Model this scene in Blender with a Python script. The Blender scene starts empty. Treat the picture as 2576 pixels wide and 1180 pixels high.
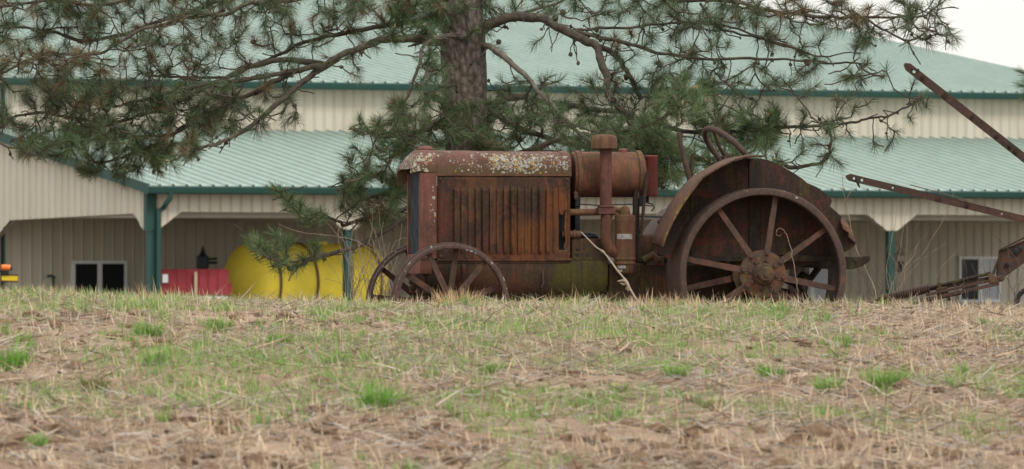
import bpy, bmesh, math, random
import numpy as np
from mathutils import Vector, Matrix, Euler

random.seed(7); rng = np.random.default_rng(7)
PI = math.pi
sc = bpy.context.scene
COL = sc.collection
F = 19800.0; CX = 1288.0; HY = 650.0; ZC = 0.755      # focal length and horizon in units of a 2576 px wide picture

def pix(px, py, Y):
    return Vector(((px-CX)/F*Y, Y, ZC+(HY-py)/F*Y))

# ------------------------------------------------------------------ materials
def srgb(r, g, b):
    f = lambda c: (c/255/12.92) if c/255 <= .04045 else ((c/255+.055)/1.055)**2.4
    return (f(r), f(g), f(b), 1)

class NT:
    def __init__(self, name):
        self.m = bpy.data.materials.new(name); self.m.use_nodes = True
        self.t = self.m.node_tree; self.t.nodes.clear()
        self.out = self.n('ShaderNodeOutputMaterial'); self.b = self.n('ShaderNodeBsdfPrincipled')
        self.l(self.b.outputs[0], self.out.inputs[0])
        self.tc = self.n('ShaderNodeTexCoord')
    def n(self, k): return self.t.nodes.new(k)
    def l(self, a, b): self.t.links.new(a, b)
    def map(self, scale=(1,1,1), coord='Object'):
        m = self.n('ShaderNodeMapping'); m.inputs['Scale'].default_value = scale
        self.l(self.tc.outputs[coord], m.inputs[0]); return m.outputs[0]
    def noise(self, scale, detail=5, rough=.6, vec=None, dist=0):
        n = self.n('ShaderNodeTexNoise'); n.inputs['Scale'].default_value = scale
        n.inputs['Detail'].default_value = detail; n.inputs['Roughness'].default_value = rough
        n.inputs['Distortion'].default_value = dist
        self.l(vec if vec is not None else self.tc.outputs['Object'], n.inputs['Vector']); return n.outputs[0]
    def voro(self, scale, vec=None, rnd=1):
        n = self.n('ShaderNodeTexVoronoi'); n.inputs['Scale'].default_value = scale
        n.inputs['Randomness'].default_value = rnd
        self.l(vec if vec is not None else self.tc.outputs['Object'], n.inputs['Vector']); return n
    def ramp(self, v, stops, interp='LINEAR'):
        r = self.n('ShaderNodeValToRGB'); e = r.color_ramp.elements; r.color_ramp.interpolation = interp
        while len(e) < len(stops): e.new(.5)
        for q, (p, c) in zip(e, stops):
            q.position = p; q.color = c if len(c) == 4 else (*c, 1)
        self.l(v, r.inputs[0]); return r.outputs[0]
    def mr(self, v, a, b, c=0, d=1, smooth=False):
        r = self.n('ShaderNodeMapRange'); r.clamp = True
        if smooth: r.interpolation_type = 'SMOOTHSTEP'
        for i, x in enumerate((a, b, c, d)): r.inputs[1+i].default_value = x
        self.l(v, r.inputs[0]); return r.outputs[0]
    def math(self, op, a, b=None):
        m = self.n('ShaderNodeMath'); m.operation = op
        for i, x in enumerate((a, b)):
            if x is None: continue
            if isinstance(x, (int, float)): m.inputs[i].default_value = x
            else: self.l(x, m.inputs[i])
        return m.outputs[0]
    def mix(self, f, a, b, mode='MIX'):
        m = self.n('ShaderNodeMix'); m.data_type = 'RGBA'; m.blend_type = mode
        for s, x in ((0, f), (6, a), (7, b)):
            if isinstance(x, (int, float)): m.inputs[s].default_value = x
            elif isinstance(x, (tuple, list)): m.inputs[s].default_value = x if len(x) == 4 else (*x, 1)
            else: self.l(x, m.inputs[s])
        return m.outputs[2]
    def sep(self):
        s = self.n('ShaderNodeSeparateXYZ'); self.l(self.tc.outputs['Object'], s.inputs[0]); return s.outputs
    def col(self, c):
        if isinstance(c, (tuple, list)): self.b.inputs['Base Color'].default_value = c if len(c) == 4 else (*c, 1)
        else: self.l(c, self.b.inputs['Base Color'])
    def rough(self, r):
        if isinstance(r, (int, float)): self.b.inputs['Roughness'].default_value = r
        else: self.l(r, self.b.inputs['Roughness'])
    def bump(self, v, strength=.4, dist=.01):
        b = self.n('ShaderNodeBump'); b.inputs['Strength'].default_value = strength; b.inputs['Distance'].default_value = dist
        self.l(v, b.inputs['Height']); self.l(b.outputs[0], self.b.inputs['Normal'])

def m_plain(name, c, rough=.6, var=.15, scale=4, metal=0, spec=.3, streak=False):
    t = NT(name); d = tuple(x*(1-var) for x in c[:3]); l = tuple(min(1, x*(1+var)) for x in c[:3])
    vec = t.map((1, 1, .12)) if streak else None
    t.col(t.ramp(t.noise(scale, 6, .65, vec), [(.3, d), (.7, l)])); t.rough(rough)
    t.b.inputs['Metallic'].default_value = metal; t.b.inputs['Specular IOR Level'].default_value = spec
    return t.m

def m_rust(name, dark, mid, warm, warm_amt=.5, moss=None, moss_amt=.5, lichen=None, paint=None, paint_amt=.5, yellow_edge=None, streak=True, seed=0, grit=.5, patches=()):
    """weathered rusty sheet or cast iron, streaked downwards"""
    t = NT(name)
    big = t.noise(3.1+seed*.37, 7, .62)
    fine = t.noise(38, 6, .7)
    st = t.noise(1.0, 6, .65, t.map((26, 26, 1.6))) if streak else t.noise(9, 6, .7)
    c = t.mix(t.mr(fine, .35, .7), dark, mid)
    w = t.math('ADD', t.math('MULTIPLY', big, .55), t.math('MULTIPLY', st, .5))
    c = t.mix(t.mr(w, .62-.25*warm_amt, .78-.25*warm_amt), c, t.mix(t.mr(t.noise(60, 4), .35, .65), tuple(.75*x for x in warm[:3]), warm))
    if paint:
        pm = t.math('ADD', t.math('MULTIPLY', t.noise(4.3, 8, .7), .75), t.math('MULTIPLY', fine, .25))
        c = t.mix(t.mr(pm, .62-.25*paint_amt, .68-.25*paint_amt), c, paint)
    if moss:
        mm = t.math('ADD', t.math('MULTIPLY', t.noise(2.3, 6, .65, t.map((3.4, 3.4, .9))), .7), t.math('MULTIPLY', fine, .3))
        c = t.mix(t.mr(mm, .60-.25*moss_amt, .72-.25*moss_amt), c, t.mix(t.mr(t.noise(22, 4), .3, .7), tuple(.6*x for x in moss[:3]), moss))
    for (x0, x1, z0, z1, colr, soft) in patches:      # rust or moss that broke out in one place
        x, y, z = t.sep(); nz = t.math('MULTIPLY', t.math('SUBTRACT', t.math('ADD', t.math('MULTIPLY', t.noise(7, 6, .7), .6), t.math('MULTIPLY', st, .4)), .5), soft*3)
        ex_ = t.math('POWER', t.math('ABSOLUTE', t.math('DIVIDE', t.math('SUBTRACT', x, (x0+x1)/2), (x1-x0)/2)), 2)
        ez_ = t.math('POWER', t.math('ABSOLUTE', t.math('DIVIDE', t.math('SUBTRACT', z, (z0+z1)/2), (z1-z0)/2)), 2)
        mx_ = t.math('MULTIPLY', t.math('SUBTRACT', 1, t.math('SQRT', t.math('ADD', ex_, ez_))), min(x1-x0, z1-z0)/2)
        mk = t.mr(t.math('ADD', mx_, nz), 0, soft*.55)
        c = t.mix(t.math('MULTIPLY', mk, t.mr(st, .25, .6, .45, 1)), c, t.mix(t.mr(fine, .35, .65), tuple(.6*k for k in colr), colr))
    # fine dark stains running down
    c = t.mix(t.mr(t.noise(1.3, 6, .7, t.map((40, 40, 1.1))), .5, .8, 0, .55), c, tuple(.35*x for x in dark[:3]))
    if lichen and 'olive' in lichen:
        x, y, z = t.sep(); oz = lichen['olive']
        c = t.mix(t.math('MULTIPLY', t.mr(z, oz, oz-.05), t.mr(t.noise(1.2, 6, .7, t.map((20, 20, 2))), .3, .55, .25, .9)), c, (.095, .066, .030))
    if lichen:
        x, y, z = t.sep()
        z0, z1, zs = lichen['band']
        band = t.math('MULTIPLY', t.mr(z, z0-zs, z0+zs), t.mr(z, z1-.02, z1+.025, 1, 0))
        if 'x' in lichen:
            band = t.math('MULTIPLY', band, t.mr(x, lichen['x'][0], lichen['x'][0]+.05))
            band = t.math('MULTIPLY', band, t.mr(x, lichen['x'][1]-.06, lichen['x'][1], 1, 0))
        dens = t.math('MULTIPLY', band, t.mr(t.noise(3.6, 6, .72), .41, .60))
        warp = t.mix(.05, t.tc.outputs['Object'], t.n('ShaderNodeTexNoise').outputs['Color'])
        for sc_, amt, colr in ((34, .75, (.41, .42, .36)), (62, 1, (.46, .47, .40)), (110, .8, (.38, .40, .33)), (58, .22*lichen.get('yel', 1), (.46, .30, .035)), (90, .12*lichen.get('yel', 1), (.40, .17, .02))):
            v = t.voro(sc_)
            s = t.n('ShaderNodeSeparateColor'); t.l(v.outputs['Color'], s.inputs[0])
            pick = t.math('LESS_THAN', s.outputs[0], t.math('MULTIPLY', dens, amt*lichen.get('amt', .8)))
            spot = t.math('LESS_THAN', v.outputs['Distance'], t.math('ADD', t.math('MULTIPLY', s.outputs[1], .45), .22))
            shade = t.mix(t.mr(t.noise(180, 3), .3, .7), tuple(.7*k for k in colr), colr)
            c = t.mix(t.math('MULTIPLY', pick, spot), c, shade)
    if yellow_edge:
        x, y, z = t.sep()
        e = t.math('MULTIPLY', t.mr(y, yellow_edge, yellow_edge-.02), t.mr(z, 1.28, 1.18))
        e = t.math('MULTIPLY', e, t.mr(t.noise(14, 6, .75), .46, .56))
        c = t.mix(t.math('MULTIPLY', e, .75), c, (.27, .21, .035))
    c = t.mix(1, c, (.78, .78, .79), 'MULTIPLY')
    t.col(c); t.rough(t.mr(fine, .3, .7, .7, .95)); t.b.inputs['Specular IOR Level'].default_value = .25
    t.bump(t.math('ADD', fine, t.math('MULTIPLY', big, .6)), grit, .006)
    return t.m

def m_vcol(name, rough=.8, spec=.15, trans=0.0):
    t = NT(name); a = t.n('ShaderNodeAttribute'); a.attribute_name = 'Col'
    t.col(a.outputs['Color']); t.rough(rough); t.b.inputs['Specular IOR Level'].default_value = spec
    if trans:
        tr = t.n('ShaderNodeBsdfTranslucent'); t.l(a.outputs['Color'], tr.inputs[0])
        mx = t.n('ShaderNodeMixShader'); mx.inputs[0].default_value = trans
        t.l(t.b.outputs[0], mx.inputs[1]); t.l(tr.outputs[0], mx.inputs[2]); t.l(mx.outputs[0], t.out.inputs[0])
    return t.m

M = {}
DK, BR, OR = (.030, .019, .013), (.088, .049, .030), (.27, .092, .028)
MOSS = (.105, .098, .022)
M['rust'] = m_rust('rusty_iron', DK, BR, (.14, .058, .028), .35, seed=1)
M['rust_dark'] = m_rust('dark_iron', (.018, .014, .012), (.045, .030, .022), (.085, .040, .022), .3, MOSS, .25, seed=2)
M['hood'] = m_rust('hood_paint', (.085, .043, .033), (.150, .078, .060), (.200, .098, .076), .8, (.14, .115, .035), .12, seed=3,
                   lichen=dict(band=(1.425, 1.535, .035), x=(-2.6, -1.36), amt=.85, olive=1.475), grit=.3)
M['rad'] = m_rust('radiator_paint', (.085, .040, .030), (.16, .072, .052), (.25, .098, .075), .8, MOSS, .25, seed=4,
                  lichen=dict(band=(.95, 1.30, .1), x=(-2.475, -2.425), amt=.7), grit=.3)
M['radtop'] = m_rust('radiator_top_paint', (.085, .043, .033), (.15, .075, .056), (.22, .098, .076), .8, (.14, .11, .03), .35, seed=3,
                  lichen=dict(band=(1.42, 1.535, .03), amt=.8, olive=1.47), grit=.3)
M['panel'] = m_rust('louvre_panel', (.030, .018, .013), (.088, .047, .031), (.17, .070, .030), .40, MOSS, .14, paint=(.125, .042, .030), paint_amt=.32, seed=5, patches=[(-2.02, -1.36, .72, 1.12, (.19, .070, .024), .17), (-1.62, -1.36, .9, 1.36, (.20, .070, .025), .12), (-2.2, -1.34, .72, .82, (.20, .070, .028), .08), (-2.47, -2.28, .8, 1.38, (.13, .045, .030), .08)])
M['tank'] = m_rust('fuel_tank_paint', (.085, .046, .030), (.165, .078, .046), (.26, .105, .064), .6, (.13, .105, .03), .22, seed=6, grit=.25)
M['stack'] = m_rust('stack_rust', (.075, .032, .025), (.15, .066, .052), (.20, .082, .062), .5, seed=7, streak=False, grit=.8)
M['cap'] = m_rust('cap_rust', (.085, .040, .030), (.165, .075, .055), (.20, .12, .05), .6, MOSS, .2, seed=8)
M['cleaner'] = m_rust('cleaner_paint', (.075, .036, .026), (.16, .068, .044), (.22, .085, .050), .55, (.12, .10, .03), .3, seed=9)
M['red'] = m_rust('red_paint', (.075, .026, .020), (.165, .036, .027), (.22, .042, .032), .7, seed=10, grit=.2)
M['tub'] = m_rust('mossy_casting', (.030, .021, .014), (.075, .045, .028), (.15, .062, .030), .35, (.095, .080, .018), .30, seed=11, patches=[(-1.62, -1.02, .36, .80, (.088, .078, .017), .20), (-2.45, -1.6, .42, .70, (.115, .048, .026), .12)])
M['fender'] = m_rust('fender_sheet', (.026, .018, .014), (.062, .038, .028), (.125, .048, .032), .35, MOSS, .2, paint=(.105, .033, .024), paint_amt=.4, seed=12)
M['crown'] = m_rust('fender_crown', (.070, .042, .030), (.145, .080, .058), (.20, .092, .052), .55, MOSS, .15, seed=13, yellow_edge=-.82)
M['wheel'] = m_rust('wheel_iron', (.060, .040, .032), (.122, .082, .066), (.16, .088, .060), .35, (.12, .105, .05), .12, seed=14, streak=False,
                    lichen=dict(band=(.60, .80, .04), amt=.05, yel=0))
M['wheelf'] = m_rust('front_wheel_iron', (.065, .042, .036), (.13, .085, .072), (.165, .088, .066), .35, (.12, .105, .05), .12, seed=15, streak=False,
                    lichen=dict(band=(.12, .60, .06), amt=.07, yel=0))
M['spoke'] = m_rust('spoke_iron', (.055, .034, .027), (.125, .075, .056), (.19, .078, .056), .4, MOSS, .12, seed=16, streak=False)
M['hub'] = m_rust('hub_iron', (.060, .040, .028), (.13, .085, .055), (.21, .082, .040), .5, (.14, .125, .045), .35, seed=17, streak=False)
M['arm'] = m_rust('implement_rust', (.050, .031, .025), (.105, .064, .050), (.155, .075, .048), .4, seed=18, streak=False)
M['core'] = m_plain('radiator_fins', (.030, .036, .044), .7, .5, 22, streak=True)
M['black'] = m_plain('black_metal', (.012, .013, .016), .6, .3)
M['decal'] = m_plain('faded_decal', (.24, .23, .21), .7, .45, 40)

def m_paintmetal(name, c, rough=.45, dirt=(.25, .2, .14), amt=.25, scale=.8, rib=None):
    t = NT(name)
    v = t.noise(scale, 7, .6, t.map((3, 3, .5)))
    cc = t.mix(t.mr(t.noise(.35, 4), .3, .7), tuple(.93*x for x in c), tuple(min(1, 1.05*x) for x in c))
    cc = t.mix(t.mr(v, .45, .8, 0, amt), cc, dirt)
    if rib:
        q = t.math('MODULO', t.math('ADD', t.math('ABSOLUTE', t.sep()[0 if rib[0] == 'x' else 1]), rib[1]), rib[3])
        ln = t.math('LESS_THAN', t.math('ABSOLUTE', t.math('SUBTRACT', q, rib[3]/2)), rib[2])
        cc = t.mix(t.math('MULTIPLY', ln, t.mr(t.noise(1.1, 3), .25, .6, .45, .85)), cc, dirt)
    t.col(cc); t.rough(rough); t.b.inputs['Specular IOR Level'].default_value = .35
    return t.m
M['siding'] = m_paintmetal('cream_siding', (.585, .54, .45), .5, (.31, .255, .17), .3, rib=('x', .3-.138, .020, .30))
M['siding_end'] = m_paintmetal('cream_end_siding', (.585, .54, .45), .5, (.31, .255, .17), .3, rib=('y', .3-.138, .020, .30))
M['roof'] = m_paintmetal('seafoam_roof', (.285, .37, .33), .5, (.13, .155, .125), .3, rib=('x', .38+.19-.10, .036, .38))
M['green'] = m_paintmetal('green_trim', (.018, .066, .056), .4, (.035, .065, .056), .4)
M['white'] = m_plain('white_frame', (.82, .84, .85), .45, .04)
M['soffit'] = m_plain('pale_soffit', (.50, .47, .41), .6, .08)
t = NT('window_glass'); t.col((.02, .022, .028)); t.rough(.12); t.b.inputs['Specular IOR Level'].default_value = .25; M['glass'] = t.m
t = NT('curtained_glass'); t.col(t.ramp(t.noise(1.4, 4, .6, t.map((2, 2, .6))), [(.3, (.34, .37, .43)), (.7, (.55, .58, .64))])); t.rough(.2); M['curtain'] = t.m
M['yellow'] = m_plain('yellow_plastic', (.76, .60, .055), .6, .14, 1.2, spec=.3)
M['strap'] = m_plain('rusty_strap', (.12, .075, .03), .7, .3, 9)
M['redplastic'] = m_plain('red_plastic', (.27, .033, .043), .6, .2, 3)
M['whiteplastic'] = m_plain('white_plastic', (.62, .62, .60), .5, .1, 3)
M['tan'] = m_plain('tan_strap', (.50, .40, .28), .7, .1)
M['navy'] = m_plain('dark_pump', (.012, .014, .022), .5, .3)
t = NT('amber_lens'); t.col(t.ramp(t.noise(9, 3), [(.3, (.62, .13, .012)), (.7, (.85, .20, .015))])); t.rough(.25); M['amber'] = t.m
M['reflyellow'] = m_plain('reflective_yellow', (.62, .46, .02), .4, .08, 6)
M['reflred'] = m_plain('dark_red_border', (.07, .012, .012), .5, .2, 6)
t = NT('pine_bark')
vv = t.voro(9, t.map((2.3, 2.3, 1.15)), 1); bn = t.noise(14, 8, .7)
c = t.mix(t.mr(vv.outputs['Distance'], .15, .6), (.150, .108, .092), (.045, .034, .028))
c = t.mix(t.mr(bn, .4, .75), c, (.175, .145, .125)); c = t.mix(t.mr(t.noise(2.2, 5), .55, .75), c, (.115, .098, .06))
t.col(c); t.rough(.95); t.bump(t.math('SUBTRACT', t.math('MULTIPLY', bn, .5), vv.outputs['Distance']), 1.0, .05); M['bark'] = t.m
t = NT('limb_bark'); bn = t.noise(16, 8, .7)
c = t.mix(t.mr(bn, .35, .7), (.030, .024, .018), (.098, .080, .060)); c = t.mix(t.mr(t.noise(4, 4), .52, .7), c, (.115, .100, .065))
t.col(c); t.rough(.95); t.bump(bn, .8, .015); M['limb'] = t.m
t = NT('dead_limb_bark'); bn = t.noise(16, 8, .7)
t.col(t.mix(t.mr(bn, .35, .7), (.075, .063, .050), (.185, .16, .13))); t.rough(.95); M['deadlimb'] = t.m
M['cone'] = m_plain('pine_cone_scales', (.060, .042, .032), .9, .5, 60)
M['needle'] = m_vcol('pine_needles', .55, .3, .12)
M['straw'] = m_vcol('straw_blades', .8, .15, .15)
M['weed'] = m_plain('dry_stalk', (.235, .185, .135), .85, .35, 8)
M['weeddark'] = m_plain('dry_dark_stalk', (.105, .085, .068), .85, .35, 8)
M['stick'] = m_plain('bare_stick', (.26, .205, .145), .85, .35, 12)
t = NT('field_soil')
n1 = t.noise(1.6, 8, .65); n2 = t.noise(26, 6, .7)
c = t.mix(t.mr(n2, .3, .7), (.120, .074, .047), (.31, .205, .135)); c = t.mix(t.mr(n1, .5, .72), c, (.40, .30, .21))
y_ = t.sep()[1]; c = t.mix(t.mr(y_, 66, 78), c, t.mix(n2, (.11, .092, .065), (.18, .15, .11)))   # unseen gravel yard beyond the field, darkened to cut bounce light under the lean-to
t.col(c); t.rough(.95); t.bump(n2, .6, .02); M['soil'] = t.m
t = NT('clod_soil'); n2 = t.noise(40, 5, .7)
t.col(t.mix(t.mr(n2, .3, .7), (.075, .044, .026), (.24, .155, .095))); t.rough(1); M['clod'] = t.m

# ------------------------------------------------------------------ mesh helpers
class MB:
    def __init__(s): s.v = []; s.f = []
    def add(s, vs, fs):
        o = len(s.v); s.v += [tuple(v) for v in vs]; s.f += [tuple(i+o for i in f) for f in fs]; return s
    def box(s, c, d, R=None):
        hx, hy, hz = d[0]/2, d[1]/2, d[2]/2
        vs = [Vector((x, y, z)) for x in (-hx, hx) for y in (-hy, hy) for z in (-hz, hz)]
        if R is not None: vs = [R @ v for v in vs]
        vs = [v+Vector(c) for v in vs]
        return s.add(vs, [(0,1,3,2),(4,6,7,5),(0,4,5,1),(2,3,7,6),(0,2,6,4),(1,5,7,3)])
    def box2(s, a, b):
        return s.box([(a[i]+b[i])/2 for i in range(3)], [abs(b[i]-a[i]) for i in range(3)])
    def tube(s, pts, rad, n=8, cap=True, flat=1.0):
        pts = [Vector(p) for p in pts]; k = len(pts)
        if not hasattr(rad, '__len__'): rad = [rad]*k
        d0 = (pts[1]-pts[0]).normalized()
        up = Vector((0,0,1)) if abs(d0.z) < .9 else Vector((1,0,0))
        x = d0.cross(up).normalized(); vs = []; fs = []
        for i in range(k):
            d = (pts[min(i+1,k-1)]-pts[max(i-1,0)]).normalized()
            x = (x-d*x.dot(d)).normalized(); y = d.cross(x)
            for j in range(n):
                a = 2*PI*j/n
                vs.append(pts[i]+(x*math.cos(a)+y*math.sin(a)*flat)*rad[i])
        for i in range(k-1):
            for j in range(n):
                a = i*n+j; b = i*n+(j+1)%n; fs.append((a, b, b+n, a+n))
        if cap: fs += [tuple(range(n-1,-1,-1)), tuple(range((k-1)*n, k*n))]
        return s.add(vs, fs)
    def lathe(s, prof, n, o, ax, e1, e2, closed=False, arc=None):
        """prof: list of (radius, height along ax)"""
        o, ax, e1, e2 = map(Vector, (o, ax, e1, e2)); vs = []; fs = []; k = len(prof)
        a0, a1 = arc if arc else (0, 2*PI); m = n+1 if arc else n
        for r, h in prof:
            for j in range(m):
                a = a0+(a1-a0)*j/n
                vs.append(o+ax*h+(e1*math.cos(a)+e2*math.sin(a))*r)
        kk = k if closed else k-1
        for i in range(kk):
            i2 = (i+1) % k
            for j in range(n):
                j2 = j+1 if arc else (j+1) % n
                fs.append((i*m+j, i*m+j2, i2*m+j2, i2*m+j))
        if not closed and not arc:
            if prof[0][0] > 1e-6: fs.append(tuple(range(n-1,-1,-1)))
            if prof[-1][0] > 1e-6: fs.append(tuple(range((k-1)*n, k*n)))
        return s.add(vs, fs)
    def vlathe(s, prof, o, n=24): return s.lathe(prof, n, o, (0,0,1), (1,0,0), (0,1,0))
    def prism(s, poly, to3, t0, t1):
        """poly of 2D points, to3(p, t) -> 3D"""
        k = len(poly); vs = [to3(p, t0) for p in poly]+[to3(p, t1) for p in poly]
        fs = [tuple(range(k-1,-1,-1)), tuple(range(k, 2*k))]+[(i, (i+1)%k, (i+1)%k+k, i+k) for i in range(k)]
        return s.add(vs, fs)
    def build(s, name, mat, parent=None, smooth=40, bevel=0, loc=None):
        me = bpy.data.meshes.new(name); me.from_pydata(s.v, [], s.f)
        bm = bmesh.new(); bm.from_mesh(me)
        bmesh.ops.remove_doubles(bm, verts=bm.verts, dist=1e-6)
        bmesh.ops.recalc_face_normals(bm, faces=bm.faces); bm.to_mesh(me); bm.free()
        return link(me, name, mat, parent, smooth, bevel, loc)

def islands(mb):
    par = list(range(len(mb.v)))
    def fd(a):
        while par[a] != a: par[a] = par[par[a]]; a = par[a]
        return a
    for f in mb.f:
        for q in f[1:]: par[fd(q)] = fd(f[0])
    g = {}
    for f in mb.f: g.setdefault(fd(f[0]), []).append(f)
    out = []
    for fs in g.values():
        ids = sorted({i for f in fs for i in f}); mp = {i: k for k, i in enumerate(ids)}
        m2 = MB(); m2.v = [mb.v[i] for i in ids]; m2.f = [tuple(mp[i] for i in f) for f in fs]; out.append(m2)
    return out
def split(mb, name, mat, parent=None, smooth=40, bevel=0):
    return [m2.build(name, mat, parent, smooth, bevel) for m2 in islands(mb)]

def link(me, name, mat, parent=None, smooth=40, bevel=0, loc=None):
    me.materials.append(mat)
    if smooth:
        me.polygons.foreach_set('use_smooth', [True]*len(me.polygons)); me.set_sharp_from_angle(angle=math.radians(smooth))
    o = bpy.data.objects.new(name, me); COL.objects.link(o)
    if parent: o.parent = parent
    if loc is not None: o.location = loc
    if bevel:
        b = o.modifiers.new('bevel', 'BEVEL'); b.width = bevel; b.segments = 2; b.limit_method = 'ANGLE'
    return o

def tag(o, label=None, cat=None, group=None, kind=None):
    for k, v in (('label', label), ('category', cat), ('group', group), ('kind', kind)):
        if v: o[k] = v
    return o
def empty(name, loc, rz=0):
    o = bpy.data.objects.new(name, None); COL.objects.link(o); o.location = loc; o.rotation_euler = (0,0,rz); o.empty_display_size = .2
    return o
def children_of(o): return [c for c in list(COL.objects) if c.parent == o]
def copy_tree(o, parent=None):
    c = o.copy(); COL.objects.link(c)
    if parent: c.parent = parent
    for ch in children_of(o): copy_tree(ch, c)
    return c

def blades(name, mat, base, dirv, length, width, bend, col, parent=None, tipcol=None):
    """numpy: N flat tapering blades -> one mesh with a colour attribute"""
    N = len(base)
    dirv = dirv/np.linalg.norm(dirv, axis=1, keepdims=True)
    r = rng.normal(size=(N, 3)); side = np.cross(dirv, r); side /= np.linalg.norm(side, axis=1, keepdims=True)+1e-9
    L = length[:, None]; W = width[:, None]/2; b = bend*L
    mid = base+dirv*L*.55+b*.25; tip = base+dirv*L+b
    V = np.stack([base-side*W, base+side*W, mid+side*W*.85, mid-side*W*.85, tip], 1).reshape(-1, 3)
    idx = (np.arange(N)*5)[:, None]
    loops = np.concatenate([idx+np.array([[0,1,2,3]]), idx+np.array([[3,2,4]])], 1).reshape(-1)
    starts = (np.arange(N)[:, None]*7+np.array([[0, 4]])).reshape(-1)
    me = bpy.data.meshes.new(name)
    me.vertices.add(N*5); me.vertices.foreach_set('co', V.astype(np.float32).reshape(-1))
    me.loops.add(N*7); me.loops.foreach_set('vertex_index', loops.astype(np.int32))
    me.polygons.add(N*2); me.polygons.foreach_set('loop_start', starts.astype(np.int32))
    me.update(calc_edges=True); me.validate()
    C = np.ones((N, 5, 4), np.float32); C[:, :, :3] = col[:, None, :]
    if tipcol is not None:
        C[:, 4, :3] = tipcol; C[:, 2:4, :3] = .6*col[:, None, :]+.4*tipcol[:, None, :]
    a = me.color_attributes.new('Col', 'FLOAT_COLOR', 'POINT'); a.data.foreach_set('color', C.reshape(-1))
    return link(me, name, mat, parent, 0)

# ------------------------------------------------------------------ ground
_perm = rng.random((256, 256))
def vnoise(x, y):
    xi = np.floor(x).astype(int); yi = np.floor(y).astype(int); fx = x-xi; fy = y-yi
    fx = fx*fx*(3-2*fx); fy = fy*fy*(3-2*fy)
    g = lambda a, b: _perm[a & 255, b & 255]
    return (g(xi,yi)*(1-fx)+g(xi+1,yi)*fx)*(1-fy)+(g(xi,yi+1)*(1-fx)+g(xi+1,yi+1)*fx)*fy
def fbm(x, y, o=4):
    s = 0; a = .5
    for k in range(o): s = s+a*vnoise(x*2**k+17*k, y*2**k+5*k); a *= .5
    return s/(1-.5**o)
PY = [-60, 0, 20, 33, 35, 44, 50, 53, 55, 58, 60, 64, 75, 100, 150, 185, 230, 600, 4000]
PZ = [-.95, -.95, -.72, -.255, -.182, .155, .370, .431, .39, .13, .03, 0, -.15, -.55, -1.1, -1.3, -1.4, -1.5, -2]
def ground_z(x, y):
    x = np.asarray(x, float); y = np.asarray(y, float)
    z = np.interp(y, PY, PZ)
    near = np.exp(-((y-48)/22)**2)*np.clip(1-(np.abs(x)-7)/20, 0, 1)
    z = z-.0185*np.clip(x, -6, 6)*near
    z = z+near*((fbm(x*.55, y*.4, 3)-.5)*.10)
    rough = near*np.interp(y, [30, 44, 52, 58], [1.2, 1.0, .5, .3])
    z = z+rough*((fbm(x*3.7, y*2.6, 5)-.5)*.13)
    return z
def axis_pts(a, b, step, far):
    p = list(np.arange(a, b, step)); d = step; q = a
    lo = []
    while q > -far: d *= 1.5; q -= d; lo.append(q)
    d = step; q = b; hi = [b]
    while q < far: d *= 1.5; q += d; hi.append(q)
    return np.array(lo[::-1]+p+hi)
gx = axis_pts(-5.6, 5.6, .045, 3000); gy = axis_pts(31, 57, .075, 3000)
X, Y = np.meshgrid(gx, gy); Z = ground_z(X, Y)
nx, ny = len(gx), len(gy)
me = bpy.data.meshes.new('ground')
me.vertices.add(nx*ny); me.vertices.foreach_set('co', np.stack([X, Y, Z], 2).astype(np.float32).reshape(-1))
i0 = (np.arange(ny-1)[:, None]*nx+np.arange(nx-1)[None, :]).reshape(-1)
q = np.stack([i0, i0+1, i0+1+nx, i0+nx], 1)
me.loops.add(q.size); me.loops.foreach_set('vertex_index', q.reshape(-1).astype(np.int32))
me.polygons.add(len(q)); me.polygons.foreach_set('loop_start', (np.arange(len(q))*4).astype(np.int32))
me.update(calc_edges=True)
g = link(me, 'ground', M['soil'], smooth=0); me.polygons.foreach_set('use_smooth', [True]*len(me.polygons))
tag(g, kind='structure')

def gz(x, y): return float(ground_z(x, y))
def ground_hit(px, py):
    ys = np.linspace(31, 56, 1500); xs = (px-CX)/F*ys; zs = ZC+(HY-py)/F*ys
    d = zs-ground_z(xs, ys); k = np.argmax(d <= 0) if (d <= 0).any() else len(ys)-1
    return Vector((xs[k], ys[k], gz(xs[k], ys[k])))

def scatter(n, y0=32, y1=57.5, pow_=1.0):
    y = y0+(y1-y0)*rng.random(n)**pow_; x = (rng.random(n)*2-1)*(y*.0655+1.5)
    return x, y
def lying(n):
    x, y = scatter(n); keep = rng.random(n) < np.clip((fbm(x*1.3+3, y*.7, 4)-.30)*3.4, .08, 1)*np.interp(y, [33, 40, 46], [.85, .9, 1]); x, y = x[keep], y[keep]; n = len(x)
    az = rng.random(n)*2*PI; tl = rng.normal(.10, .20, n)
    d = np.stack([np.cos(az)*np.cos(tl), np.sin(az)*np.cos(tl), np.sin(tl)], 1)
    L = .04+.20*rng.random(n)**2.2; w = .0032+.0058*rng.random(n)**2
    base = np.stack([x, y, ground_z(x, y)+.004+.022*rng.random(n)], 1)
    tone = rng.random(n)[:, None]; k = (.40+.66*rng.random(n))[:, None]
    c = (np.array([[.59, .445, .30]])*(1-tone)+np.array([[.55, .475, .40]])*tone)*k
    gr = rng.random(n) < .22; c[gr] = np.array([.46, .43, .40])*k[gr]
    dk = rng.random(n) < .17; c[dk] *= np.array([.42, .34, .28])
    return base, d, L, w, rng.normal(0, .08, (n, 3)), c
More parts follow.
